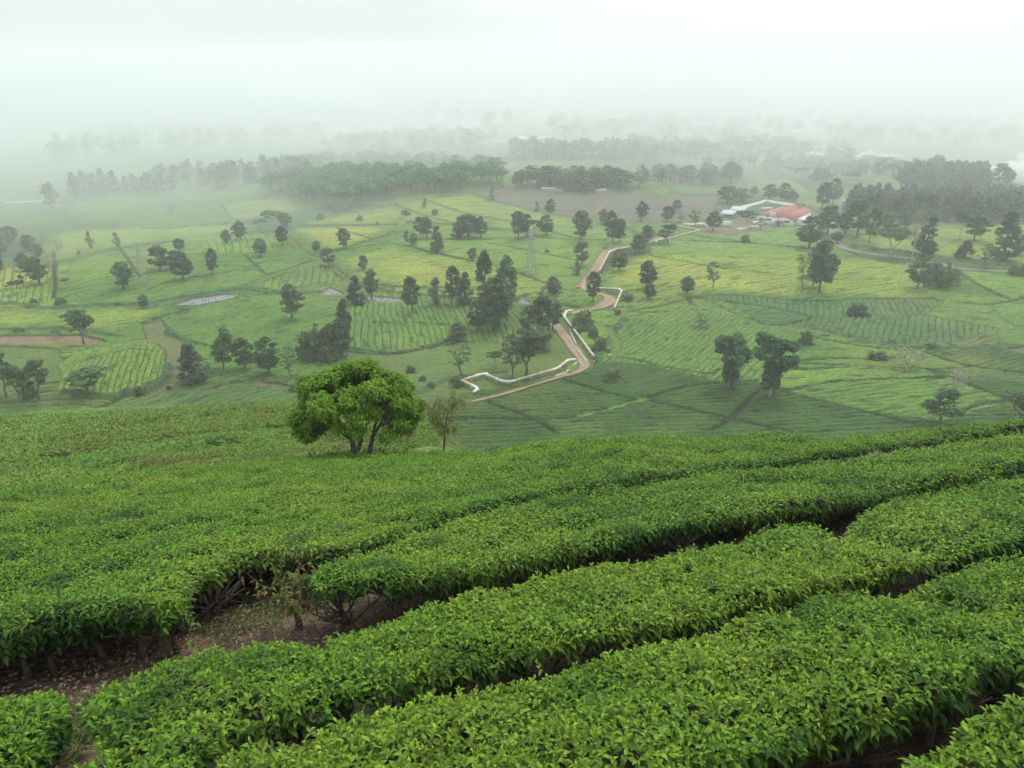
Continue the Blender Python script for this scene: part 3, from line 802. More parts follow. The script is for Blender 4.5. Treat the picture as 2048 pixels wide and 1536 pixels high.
# the plucked rows, outlined by the edge of their flat tops
HEDGES = [
 ("tea_hedge", "tea hedge filling the bottom right corner past the darkest gap",
  [(1690, 1700), (1780, 1536), (1850, 1500), (1930, 1450), (2000, 1420), (2048, 1405), (2250, 1340), (2260, 1790), (1900, 1790)]),
 ("tea_hedge", "broad nearest tea hedge, running to the right edge above a black gap",
  [(380, 1640), (440, 1520), (480, 1500), (600, 1470), (700, 1440), (800, 1408), (900, 1375), (1040, 1345), (1200, 1302), (1400, 1257), (1520, 1227), (1700, 1197), (1850, 1165), (1960, 1122), (2048, 1100), (2250, 1050),
   (2250, 1270), (2048, 1322), (1900, 1375), (1800, 1405), (1650, 1445), (1500, 1480), (1350, 1525), (1200, 1600), (1150, 1700), (400, 1700)]),
 ("tea_hedge", "long tea hedge on the near side of the brown soil strip, notched far edge",
  [(165, 1430), (190, 1368), (300, 1335), (450, 1300), (600, 1285), (640, 1298), (680, 1265), (800, 1225), (940, 1185), (1050, 1160), (1180, 1125), (1300, 1110), (1420, 1090), (1560, 1052), (1640, 1050), (1690, 1072), (1705, 1040), (1750, 1012), (1850, 987), (1950, 967), (2048, 950), (2250, 915),
   (2250, 1012), (2048, 1060), (1960, 1086), (1850, 1114), (1750, 1134), (1690, 1148), (1560, 1186), (1480, 1198), (1300, 1238), (1200, 1256), (1040, 1289), (900, 1327), (760, 1368), (600, 1414), (470, 1448), (400, 1506), (350, 1640), (80, 1640), (120, 1540), (185, 1480)]),
 ("tea_hedge", "short block of tea at the left edge beside the bare soil path",
  [(-200, 1415), (0, 1385), (70, 1370), (135, 1366), (130, 1420), (100, 1465), (60, 1500), (0, 1530), (-200, 1600)]),
 ("tea_hedge", "tea hedge on the far side of the brown soil strip, twiggy stems showing",
  [(630, 1172), (600, 1150), (640, 1128), (720, 1100), (830, 1066), (950, 1036), (1100, 1000), (1300, 965), (1500, 940), (1750, 905), (2048, 868), (2250, 845),
   (2250, 880), (2048, 925), (1950, 945), (1850, 962), (1750, 978), (1650, 998), (1550, 1010), (1450, 1020), (1350, 1036), (1250, 1062), (1150, 1085), (1050, 1108), (950, 1130), (850, 1145), (750, 1165)]),
 ("tea_hedge", "tea hedge ending in a rounded clump left of the bare soil patch",
  [(-250, 1290), (-40, 1262), (25, 1250), (100, 1235), (200, 1220), (300, 1212), (360, 1206), (376, 1180), (395, 1152), (440, 1130), (480, 1112), (560, 1100), (650, 1090), (720, 1078), (830, 1046), (950, 1018), (1100, 984), (1300, 948), (1500, 922), (1750, 888), (2048, 852), (2250, 830),
   (2250, 815), (2048, 838), (1750, 868), (1500, 893), (1300, 915), (1000, 956), (600, 1012), (200, 1078), (-250, 1160)]),
 ("tea_hedge", "tea hedge in the middle of the unbroken green table below the round tree",
  [(-250, 1157), (200, 1075), (600, 1009), (1000, 953), (1300, 912), (1500, 890), (1650, 873), (1500, 868), (1200, 885), (1000, 908), (600, 947), (200, 1003), (-250, 1075)]),
 ("tea_hedge", "farthest tea hedge along the brow, its leaves standing against the valley",
  [(-250, 1072), (200, 1000), (600, 944), (1000, 905), (1200, 882), (1400, 866), (1150, 868), (1000, 874), (930, 880), (860, 893), (740, 908), (500, 925), (250, 950), (0, 975), (-250, 1000)]),
]
GAPS_DRAWN = []

def view_ok(x, y, z, m=110):
    q = project(np.stack([x, y, z], 1))
    return (q[:, 0] > -m - 420) & (q[:, 0] < 2048 + m + 420) & (q[:, 1] < 1536 + 3.0 * m) & (depth(np.stack([x, y, z], 1)) > .5)

def extend(poly):
    """carry the rows on past the edges of the photograph"""
    out = []; n = len(poly)
    for i, (x, y) in enumerate(poly):
        for lim, sg in ((2150, 1), (-150, -1)):
            if (x - lim) * sg >= 0:
                p_ = poly[i - 1] if (poly[i - 1][0] - lim) * sg < 0 else poly[(i + 1) % n]
                if (p_[0] - lim) * sg >= 0: continue
                k = max(-.5, min(.5, (y - p_[1]) / (x - p_[0] + 1e-6)))
                x, y = x + sg * 560, y + sg * 560 * k
                break
        out.append((x, y))
    return out

def build_hedge(name, label, poly_px):
    W = hh(extend(poly_px))[:, :2]
    lo, hi_ = W.min(0), W.max(0)
    root = link(name, None)
    cx, cy_ = W.mean(0)
    o = np.array([cx, cy_, float(hill(cx, cy_)) - BUSH])
    root.location = tuple(o)
    tag(root, label, "tea hedge", "plucked tea hedges on the near slope")
    parts = []
    for r0, r1, cell, nl, size, hi in ((0, 8.5, .046, 5, .062, True), (8.5, 14, .054, 4, .072, False), (14, 19, .066, 4, .082, False), (19, 34, .082, 4, .098, False)):
        if hi_[1] < r0 * .5: continue
        xs = np.arange(lo[0], hi_[0], cell); ys = np.arange(max(lo[1], r0 * .45), min(hi_[1], r1 + 1), cell)
        if not len(ys) or not len(xs): continue
        gx, gy = np.meshgrid(xs, ys); gx = gx.ravel(); gy = gy.ravel()
        rr = np.sqrt(gx ** 2 + gy ** 2 + hill(gx, gy) ** 2)
        k = (rr >= r0) & (rr < r1); gx, gy = gx[k], gy[k]
        if not len(gx): continue
        gx = gx + rng.uniform(-.5, .5, len(gx)) * cell; gy = gy + rng.uniform(-.5, .5, len(gy)) * cell
        z = hill(gx, gy)
        k = view_ok(gx, gy, z); gx, gy, z = gx[k], gy[k], z[k]
        k = inpoly(gx, gy, W); gx, gy, z = gx[k], gy[k], z[k]
        if not len(gx): continue
        e = edge_dist(gx, gy, W) + .20 * (vn(gx, gy, .35, 311, 2) - .5)
        k = e > 0; gx, gy, z, e = gx[k], gy[k], z[k], e[k]
        # outward normal from the gradient of the edge distance
        ex = (edge_dist(gx + .03, gy, W) - edge_dist(gx - .03, gy, W)) / .06
        ey = (edge_dist(gx, gy + .03, W) - edge_dist(gx, gy - .03, W)) / .06
        tl = (1 - ss(e, .02, .28))
        nrm = np.stack([-np.clip(ex, -1, 1) * tl, -np.clip(ey, -1, 1) * tl], 1)
        zt = z + lump(gx, gy) - .06 * (1 - ss(e, 0, .15)) + rng.normal(0, .028, len(gx))
        # thin spots where an old bush shows through
        thin = vn(gx, gy, .55, 315, 2)
        k = (thin > .24) | (rng.uniform(0, 1, len(gx)) < .5)
        tall = rng.uniform(0, 1, len(gx)) < .02
        zt = zt + tall * rng.uniform(.03, .10, len(gx))
        parts += shoots(gx[k], gy[k], zt[k], nrm[k], nl, size, hi)
        # older leaves just below
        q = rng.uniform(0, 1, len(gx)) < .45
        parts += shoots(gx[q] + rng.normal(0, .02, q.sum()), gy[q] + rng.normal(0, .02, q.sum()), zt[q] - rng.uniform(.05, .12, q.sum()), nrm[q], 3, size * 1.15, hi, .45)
    # leafy sides
    L = np.roll(W, -1, 0) - W; ln = np.hypot(L[:, 0], L[:, 1])
    for i in range(len(W)):
        mid = (W[i] + W[(i + 1) % len(W)]) / 2
        dm = math.hypot(*mid)
        if dm > 34: continue
        cnt = int(ln[i] * (150 if dm < 9 else 90 if dm < 16 else 45))
        if not cnt: continue
        t = rng.uniform(0, 1, cnt); h = rng.uniform(0, 1, cnt) ** 1.6 * .26
        nv = np.array([L[i][1], -L[i][0]]) / (ln[i] + 1e-9)
        if inpoly(np.array([mid[0] + nv[0] * .05]), np.array([mid[1] + nv[1] * .05]), W)[0]: nv = -nv
        x = W[i][0] + L[i][0] * t - nv[0] * (.08 + .55 * h); y = W[i][1] + L[i][1] * t - nv[1] * (.08 + .55 * h)
        wob = .20 * (vn(x, y, .35, 311, 2) - .5); x = x - nv[0] * -wob * .8; y = y - nv[1] * -wob * .8
        x = x + rng.normal(0, .03, cnt); y = y + rng.normal(0, .03, cnt)
        k = (vn(x * 1.0, y * 1.0 + h, .5, 317, 2) > .30 + h * .9)
        z = hill(x, y) - .08 - h
        k &= view_ok(x, y, z, 150)
        x, y, z = x[k], y[k], z[k]
        if not len(x): continue
        nrm = np.repeat(nv[None], len(x), 0)
        parts += shoots(x, y, z, nrm, 4, .08 if dm < 12 else .095, dm < 8.5, .38)
    V, F, Cc = join(parts)
    f = link("foliage", mesh("tea_foliage", V - o, F, M_tea, Cc), root)
    # sheet for the twiggy inside, its near-black colour stands in for shade
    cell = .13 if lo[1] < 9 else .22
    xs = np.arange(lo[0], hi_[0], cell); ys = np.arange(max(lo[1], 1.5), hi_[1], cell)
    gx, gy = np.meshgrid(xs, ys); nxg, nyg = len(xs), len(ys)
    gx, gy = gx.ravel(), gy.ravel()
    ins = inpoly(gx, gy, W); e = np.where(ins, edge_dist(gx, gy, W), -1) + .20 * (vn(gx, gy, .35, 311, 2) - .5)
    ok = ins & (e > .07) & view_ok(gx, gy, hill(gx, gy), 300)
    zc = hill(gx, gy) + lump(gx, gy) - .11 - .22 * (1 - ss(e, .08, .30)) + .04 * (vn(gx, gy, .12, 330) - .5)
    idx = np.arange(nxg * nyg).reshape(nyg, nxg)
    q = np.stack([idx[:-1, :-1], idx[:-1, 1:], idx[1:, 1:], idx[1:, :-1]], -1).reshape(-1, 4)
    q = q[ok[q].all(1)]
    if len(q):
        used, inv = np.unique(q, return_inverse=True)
        link("inner_twig_shade", mesh("tea_inner", np.c_[gx, gy, zc][used] - o, [inv.reshape(-1, 4)], M_core), root)
    # stems of the bushes along the edges
    seen = 0
    for i in range(len(W)):
        mid = (W[i] + W[(i + 1) % len(W)]) / 2
        nv = np.array([L[i][1], -L[i][0]]) / (ln[i] + 1e-9)
        if inpoly(np.array([mid[0] + nv[0] * .05]), np.array([mid[1] + nv[1] * .05]), W)[0]: nv = -nv
        if nv @ mid > 0 or math.hypot(*mid) > 15: continue        # only edges that face the viewer
        m = max(1, int(ln[i] / .62))
        for j in range(m):
            t = (j + rng.uniform(.2, .8)) / m
            p = W[i] + L[i] * t - nv * rng.uniform(.24, .42)
            if not view_ok(p[:1], p[1:], hill(p[:1], p[1:]), 60)[0]: continue
            if not inpoly(p[:1], p[1:], W)[0] or seen > 40: continue
            seen += 1
            g = float(hill(p[0], p[1])) - BUSH
            b = MB()
            lean = rng.normal(0, .06, 2)
            top = np.array([p[0] + lean[0], p[1] + lean[1], g + rng.uniform(.16, .28)])
            foot = np.array([p[0], p[1], g - .05])
            b.tube([foot, foot * .5 + top * .5 + np.array([*rng.normal(0, .015, 2), 0]), top], [.042, .030, .028], 7)
            for kk in range(int(rng.integers(7, 11))):
                a = rng.uniform(0, 6.28) if kk > 4 else math.atan2(nv[1], nv[0]) + rng.normal(0, .8)
                rad = rng.uniform(.15, .42); hh_ = rng.uniform(.15, .40)
                e1 = top + np.array([math.cos(a) * rad * .5, math.sin(a) * rad * .5, hh_ * .35 + rng.normal(0, .03)])
                e2 = top + np.array([math.cos(a) * rad, math.sin(a) * rad, hh_])
                b.tube([top - [0, 0, .03], e1, e2], [.016, .010, .005], 5)
                for _ in range(3):
                    a2 = a + rng.normal(0, .8)
                    e3 = e1 + np.array([math.cos(a2) * .2, math.sin(a2) * .2, rng.uniform(.0, .22)]) * rng.uniform(.5, 1.1)
                    b.tube([e1, (e1 + e3) / 2 + rng.normal(0, .012, 3), e3], [.006, .005, .003], 4)
            d = b.data("stem", M_twig)
            co = np.empty(len(d.vertices) * 3, np.float32); d.vertices.foreach_get("co", co)
            co = co.reshape(-1, 3) - np.float32(o); d.vertices.foreach_set("co", co.ravel()); d.update()
            link("stem", d, root)
    return root

for h in HEDGES: build_hedge(*h)

# ------------------------------------------------------------------ half-dead bush standing alone in the soil strip
def branch_system(root, tips, r_tip=.004, power=.42, b=None, sides=5, rmin=.003, jitter=.06, out=None):
    """grow limbs from root to the tips by repeated clustering"""
    b = b or MB()
    def rec(p, T_, dirp, lvl):
        n = len(T_)
        if n == 0: return
        r0 = r_tip * n ** power
        if n <= 2 or lvl > 9:
            for t in T_:
                m = (p + t) / 2 + rng.normal(0, jitter, 3) * np.linalg.norm(t - p) * .6
                b.tube([p, m, t], [max(r_tip * 1.4, rmin), max(r_tip * 1.1, rmin), max(r_tip * .7, rmin * .7)], 4, cap=False)
            return
        k = 2 if n < 30 else int(rng.integers(2, 4))
        c = T_[rng.choice(n, k, replace=False)]
        for _ in range(5):
            lab = ((T_[:, None] - c[None]) ** 2).sum(-1).argmin(1)
            c = np.array([T_[lab == q].mean(0) if (lab == q).any() else c[q] for q in range(k)])
        for q in range(k):
            S = T_[lab == q]
            if not len(S): continue
            cen = S.mean(0); f = rng.uniform(.34, .5)
            nxt = p + (cen - p) * f + rng.normal(0, jitter, 3) * np.linalg.norm(cen - p)
            r1 = r_tip * len(S) ** power
            mid = p + (nxt - p) * .5 + dirp * np.linalg.norm(nxt - p) * .12
            b.tube([p, mid, nxt], [max(min(r0, r1 * 1.25), rmin), max(r1 * 1.08, rmin), max(r1, rmin)], sides if len(S) > 12 else 4, cap=False)
            d2 = nxt - mid; d2 = d2 / (np.linalg.norm(d2) + 1e-9)
            rec(nxt, S, d2, lvl + 1)
    rec(np.asarray(root, float), np.asarray(tips, float), np.array([0, 0, 1.0]), 0)
    return b

def dying_bush():
    p = hit([(598, 1262)], lambda x, y: hill(x, y) - BUSH)[0]
    root = tag(link("tea_bush", None, loc=p), "half bare tea bush with yellowing leaves standing alone in the brown soil patch", "bush")
    n = 70
    tips = np.stack([rng.normal(0, .22, n), rng.normal(0, .22, n), rng.uniform(.38, .80, n)], 1)
    b = branch_system([0, 0, .2], tips, .004, .45)
    b.tube([[0, 0, -.05], [.01, 0, .1], [0, 0, .21]], [.055, .04, .035], 8)
    link("stem", b.data("bush_stem", M_twig), root)
    q = tips[rng.integers(0, n, 420)] + rng.normal(0, .05, (420, 3))
    c = np.array([(.13, .13, .035), (.09, .15, .025), (.14, .09, .04), (.06, .12, .02)])[rng.integers(0, 4, 420)]
    L = rng.uniform(.05, .085, 420)
    V, F, cc = leaves(q, rng.uniform(0, 6.28, 420), rng.normal(0, .5, 420), rng.normal(0, .5, 420), L, L * .38, c, True, rng.uniform(.2, .7, 420))
    link("foliage", mesh("bush_foliage", V, F, M_tea, cc), root)
dying_bush()

# ------------------------------------------------------------------ dead leaves, weeds and grass on the soil
def soil_pts(px_poly, n):
    W = hit(px_poly, lambda x, y: hill(x, y) - BUSH, 24)[:, :2]
    lo, hi_ = W.min(0), W.max(0)
    q = rng.uniform(lo, hi_, (n * 3, 2)); q = q[inpoly(q[:, 0], q[:, 1], W)][:n]
    return q
SOIL = [[(-80, 1400), (120, 1320), (330, 1250), (370, 1130), (640, 1080), (860, 1090), (1300, 1000), (2100, 870), (2100, 960), (1700, 1080), (1000, 1200), (660, 1300), (300, 1380), (150, 1450), (60, 1560), (-80, 1560)]]
q = soil_pts(SOIL[0], 48000)
n = len(q); z = hill(q[:, 0], q[:, 1]) - BUSH + .02 + .12 * (vn(q[:, 0], q[:, 1], 1.1, 80, 2) - .5) + rng.uniform(0, .06, n)
cc = np.array([(.17, .11, .07), (.25, .17, .11), (.10, .065, .04), (.30, .24, .17), (.14, .10, .05)])[rng.integers(0, 5, n)] * rng.uniform(.35, 1.15, (n, 1))
L = rng.uniform(.026, .062, n)
V, F, cc = leaves(np.c_[q, z], rng.uniform(0, 6.28, n), rng.normal(0, .3, n), rng.normal(0, .5, n), L, L * rng.uniform(.25, .5, n), cc, False)
tag(link("leaf_litter", mesh("leaf_litter", V, F, M_litter, cc)), kind='stuff')

def tufts(poly_list, n, surf, hgt, colr):
    out = []
    for poly in poly_list:
        W = hit(poly, surf, 70)[:, :2]
        q = rng.uniform(W.min(0), W.max(0), (n * 3, 2)); q = q[inpoly(q[:, 0], q[:, 1], W)][:n]
        q = q[vn(q[:, 0], q[:, 1], .5, 401) > .4]
        m = len(q)
        if not m: continue
        for _ in range(5):
            L = hgt * rng.uniform(.5, 1.2, m)
            c = np.array(colr)[rng.integers(0, len(colr), m)] * rng.uniform(.7, 1.2, (m, 1))
            qq = q + rng.normal(0, hgt * .18, (m, 2))
            out.append(leaves(np.c_[qq, surf(qq[:, 0], qq[:, 1])], rng.uniform(0, 6.28, m), rng.uniform(.5, 1.45, m), rng.normal(0, .4, m), L, L * .10, c, True, rng.uniform(.1, .8, m)))
    return join(out)
gs = lambda x, y: hill(x, y) - BUSH
V, F, cc = tufts([[(380, 1270), (420, 1200), (560, 1170), (600, 1230), (480, 1280)], [(110, 1440), (170, 1390), (200, 1440), (150, 1536), (80, 1536)]], 520, gs, .13,
                 [(.12, .19, .05), (.20, .20, .07), (.24, .20, .10), (.10, .16, .04)])
tag(link("grass", mesh("soil_grass", V, F, M_grass, cc)), kind='stuff')
# loose leafy texture over the tea on the shoulder of the hill
sp_ = lambda x, y: hill(x, y) - .12
def shoulder_leaves():
    W = hit([(-200, 985), (250, 955), (500, 930), (740, 912), (870, 893), (900, 870), (860, 830), (620, 800), (300, 800), (-200, 830)], sp_, 62)[:, :2]
    n = 130000
    q = rng.uniform(W.min(0), W.max(0), (n * 3, 2))
    d = np.hypot(q[:, 0], q[:, 1])
    q = q[inpoly(q[:, 0], q[:, 1], W) & (rng.uniform(0, 1, len(q)) < np.clip((34 / d) ** 2, .15, 1))][:n]
    # keep the paths open
    tr, st = sh_trench(q[:, 0], q[:, 1]); k_ = tr < .35; q = q[k_]; st = st[k_]; n = len(q)
    L = rng.uniform(.08, .17, n) * np.clip(np.hypot(q[:, 0], q[:, 1]) / 30, 1, 1.8)
    z = hill(q[:, 0], q[:, 1]) - BUSH + (.62 + .25 * (vn(q[:, 0], q[:, 1], 1.5, 75, 3) - .5)) * (1 - .92 * st) + rng.normal(.05, .05, n)
    k = vn(q[:, 0], q[:, 1], 9, 411, 2)[:, None]; k2 = vn(q[:, 0], q[:, 1], 2.2, 412, 2)[:, None]
    c = np.array([.075, .165, .020]) * (1 - k) + np.array([.15, .20, .028]) * k
    for cn_, poly, *_ in SH:
        ins = inpoly(q[:, 0], q[:, 1], hit(poly, lambda x, y: hill(x, y) - .1, 90)[:, :2])
        c[ins] = c[ins] * .45 + np.array(C[cn_]) * .65
    c = np.where(k2 > .78, np.array([.115, .115, .034]), c) * rng.uniform(.5, 1.4, (n, 1))
    V, F, cc = leaves(np.c_[q, z], rng.uniform(0, 6.28, n), rng.uniform(-.1, 1.1, n), rng.normal(0, .4, n), L, L * .42, c, False)
    tag(link("tea_foliage", mesh("shoulder_tea", V, F, M_tea, cc)), kind='stuff')
shoulder_leaves()
V, F, cc = tufts([[(395, 893), (430, 882), (480, 878), (478, 888), (400, 898)]], 500, lambda x, y: hill(x, y) - .35, .55, [(.08, .16, .04), (.10, .18, .05)])
tag(link("tall_grass", mesh("shoulder_grass", V, F, M_grass, cc)), kind='stuff')

# ------------------------------------------------------------------ the two trees on the brow
def hero_tree():
    g = lambda x, y: hill(x, y) - BUSH
    Y0 = 24.0
    x0 = (722 - 1024) / FPX * (Y0 * CP + 12.6 * SP)
    p = np.array([x0, Y0, float(g(x0, Y0))])
    s = depth(p) / FPX                       # metres per pixel
    root = tag(link("round_tree", None, loc=p - [0, 0, .1]), "bright green round tree with a forked trunk on the brow of the tea slope", "tree")
    foot_py = project(p)[0, 1]
    top = (foot_py - 712) * s; zc = (foot_py - 803) * s
    cx = (721 - 722) * s; rx = 124 * s
    # boughs: ragged clumps over a broad, flat-topped dome with two shoulders
    tips = []; k = 0; hr = np.random.default_rng(23)
    while k < 150:
        a = hr.uniform(0, 6.28); u = hr.uniform(-.62, 1); rr = math.sqrt(max(0, 1 - abs(u) ** 3.4)) * hr.uniform(.45, 1.0) ** .5
        x = cx + math.cos(a) * rx * rr * .93; y = math.sin(a) * rx * rr * .80
        z = zc + (u * 78 * s if u > 0 else u * 84 * s) + 7 * s * math.sin(x / rx * 5.5 + 1.2)
        if u < -.15 and rr < .55: continue
        c_, r_ = project(p + np.array([x, y, z]))[0]
        if r_ > (860 if abs(c_ - 724) < 50 else 868): continue
        k += 1; rb = hr.uniform(.22, .38)
        v = hr.normal(0, 1, (30, 3)); v /= np.linalg.norm(v, axis=1, keepdims=True); v *= hr.uniform(.3, 1, (30, 1)) ** .5
        tips.append(np.array([x, y, z]) + v * [rb, rb, rb * .62])
    tips = np.concatenate(tips); n = len(tips)
    b = MB()
    fz = (foot_py - 868) * s
    forks = [np.array([-16 * s, .05, fz]), np.array([26 * s, -.1, fz + 6 * s]), np.array([4 * s, .25, fz + 8 * s])]
    foots = [np.array([-2 * s, 0, -.15]), np.array([10 * s, .0, -.15]), np.array([-6 * s, .02, fz - 22 * s])]
    lab = ((tips[:, None] * [1, 1, .3] - (np.array(forks) * [3.2, 3.2, .3])[None]) ** 2).sum(-1).argmin(1)
    for k in range(3):
        rad = [.10, .085, .07][k]
        m = (foots[k] + forks[k]) / 2 + np.array([[-.05, 0, 0], [-.08, 0, 0], [0, .06, 0]][k])
        b.tube(smooth_line([foots[k], m, forks[k]], 5), np.linspace(rad * 1.25, rad * .85, 11), 9)
        branch_system(forks[k], tips[lab == k], .0042, .40, b, 6, .004, .07)
    link("trunk", b.data("round_tree_trunk", M_bark), root)
    parts = []
    out = tips - np.array([cx, 0, zc]); out /= np.linalg.norm(out, axis=1, keepdims=True) + 1e-9
    for k in range(12):
        t = tips + rng.normal(0, .05, tips.shape)
        az = rng.uniform(0, 6.28, n); az = np.where(rng.uniform(0, 1, n) < .4, np.arctan2(out[:, 1], out[:, 0]) + rng.normal(0, .7, n), az)
        el = rng.normal(.05, .4, n)
        L = rng.uniform(.09, .16, n)
        f = np.clip(.5 + .5 * rng.normal(0, .5, n), 0, 1)[:, None]
        br = vn(t[:, 0] + t[:, 2], t[:, 1] - t[:, 2], .5, 503, 2)[:, None]
        c = (np.array([.075, .170, .015]) * (1 - f) + np.array([.165, .280, .024]) * f) * (.75 + .9 * br)
        parts.append(leaves(t, az, el, rng.normal(0, .4, n), L, L * .34, c, True, rng.uniform(.0, .45, n)))
    V, F, cc = join(parts)
    link("crown", mesh("round_tree_crown", V, F, M_hero, cc), root)
hero_tree()

def thin_tree():
    g = lambda x, y: hill(x, y) - BUSH
    Y0 = 22.0
    x0 = (887 - 1024) / FPX * (Y0 * CP + 10.6 * SP)
    p = np.array([x0, Y0, float(g(x0, Y0))]); s = depth(p) / FPX
    root = tag(link("thin_tree", None, loc=p - [0, 0, .1]), "thin olive brown tree with one slender trunk right of the bright round tree", "tree")
    foot_py = project(p)[0, 1]
    zc = (foot_py - 807) * s; h = 46 * s; w = 43 * s
    n = 420; v = rng.normal(0, 1, (n, 3)); v /= np.linalg.norm(v, axis=1, keepdims=True)
    v *= rng.uniform(.2, 1, (n, 1)) ** .5
    tips = v * [w, w, h] + [6 * s, 0, zc]
    tips = tips[vn(tips[:, 0] + tips[:, 2], tips[:, 1] - tips[:, 2] * .6, .32, 505) > .45]; n = len(tips)
    b = MB(); fork = np.array([2 * s, 0, zc - h * .95])
    b.tube(smooth_line([[0, 0, -.1], [-1.5 * s, 0, fork[2] * .5], fork], 4), np.linspace(.05, .032, 9), 7)
    branch_system(fork, tips, .0032, .40, b, 5, .003, .07)
    link("trunk", b.data("thin_tree_trunk", M_bark), root)
    parts = []
    for k in range(5):
        t = tips + rng.normal(0, .06, tips.shape)
        L = rng.uniform(.06, .12, n); f = rng.uniform(0, 1, (n, 1))
        c = (np.array([.085, .12, .03]) * (1 - f) + np.array([.17, .15, .05]) * f) * rng.uniform(.7, 1.2, (n, 1))
        parts.append(leaves(t, rng.uniform(0, 6.28, n), rng.normal(-.1, .5, n), rng.normal(0, .5, n), L, L * .28, c, True, rng.uniform(.2, .9, n)))
    V, F, cc = join(parts)
    link("crown", mesh("thin_tree_crown", V, F, M_hero, cc), root)
thin_tree()

def brow_things():
    # cloth bundle lying by the round tree
    Y0 = 22.6; z0 = float(hill(0, 0))
    x0 = (758 - 1024) / FPX * (Y0 * CP + 11.4 * SP)
    p = np.array([x0, Y0, float(hill(x0, Y0)) - .16])
    root = tag(link("cloth_bundle", None, loc=p), "small white and brown cloth bundle on the tea beside the trunk of the round tree", "bundle")
    b = MB()
    th = np.linspace(0, 1, 9)
    b.tube(np.c_[-.09 + .03 * np.sin(th * 3), 0 * th, -.02 + .26 * th], .045 * np.sin(np.clip(th * 2.6 + .5, 0, 3)) + .012, 8)
    link("white_cloth", b.data("white_cloth", M_pale), root)
    b = MB()
    u = np.linspace(0, math.pi, 9)
    for dx, rr in ((.06, .10), (.14, .07)):
        b.tube(np.c_[dx + 0 * u, -.1 * np.cos(u), .05 + 0 * u], rr * np.sin(u) + .01, 9)
    link("brown_cloth", b.data("brown_cloth", mat("brown_cloth", (.20, .10, .07), .9, (20, .4))), root)
    # bent dry branch
    Y0 = 21.0
    x0 = (853 - 1024) / FPX * (Y0 * CP + 10 * SP)
    p = np.array([x0, Y0, float(hill(x0, Y0)) - .1]); s = depth(p) / FPX
    b = MB()
    for P_ in ([(-6, 0), (-5, 12), (2, 17), (8, 15), (14, 13)], [(2, 16), (6, 10), (7, 4)], [(0, 22), (8, 23), (14, 20)], [(8, 15), (20, 14), (25, 13), (28, 6)]):
        P_ = np.array(P_, float); b.tube(smooth_line(np.c_[P_[:, 0] * s, 0 * P_[:, 0], P_[:, 1] * s], 4), .014, 5)
    tag(link("dry_branch", b.data("dry_branch", mat("dry_straw", (.50, .46, .30), .9)), loc=p), "pale dry branch arching over the tea left of the thin tree", "branch")
brow_things()

# ------------------------------------------------------------------ tree kinds for the valley
def crown_cards(pts, size, colr, nrm=None):
    n = len(pts)
    a = rng.normal(0, 1, (n, 3)); a /= np.linalg.norm(a, axis=1, keepdims=True)
    b_ = np.cross(a, rng.normal(0, 1, (n, 3))); b_ /= np.linalg.norm(b_, axis=1, keepdims=True) + 1e-9
    s = size * rng.uniform(.6, 1.3, n)[:, None]
    V = np.stack([pts - a * s, pts - b_ * s * .55, pts + a * s, pts + b_ * s * .55], 1).reshape(-1, 3)
    return V, np.arange(n * 4).reshape(-1, 4), np.repeat(colr, 4, 0)

GREENS = dict(oak=((.034, .075, .032), (.064, .115, .046)), dark=((.026, .060, .027), (.045, .085, .036)), pale=((.070, .115, .060), (.10, .15, .08)), euc=((.034, .080, .030), (.064, .122, .042)),
              bush=((.045, .085, .030), (.075, .125, .045)), dry=((.13, .14, .075), (.18, .17, .11)), lit=((.075, .135, .045), (.12, .19, .06)), pine=((.032, .066, .034), (.050, .090, .044)))

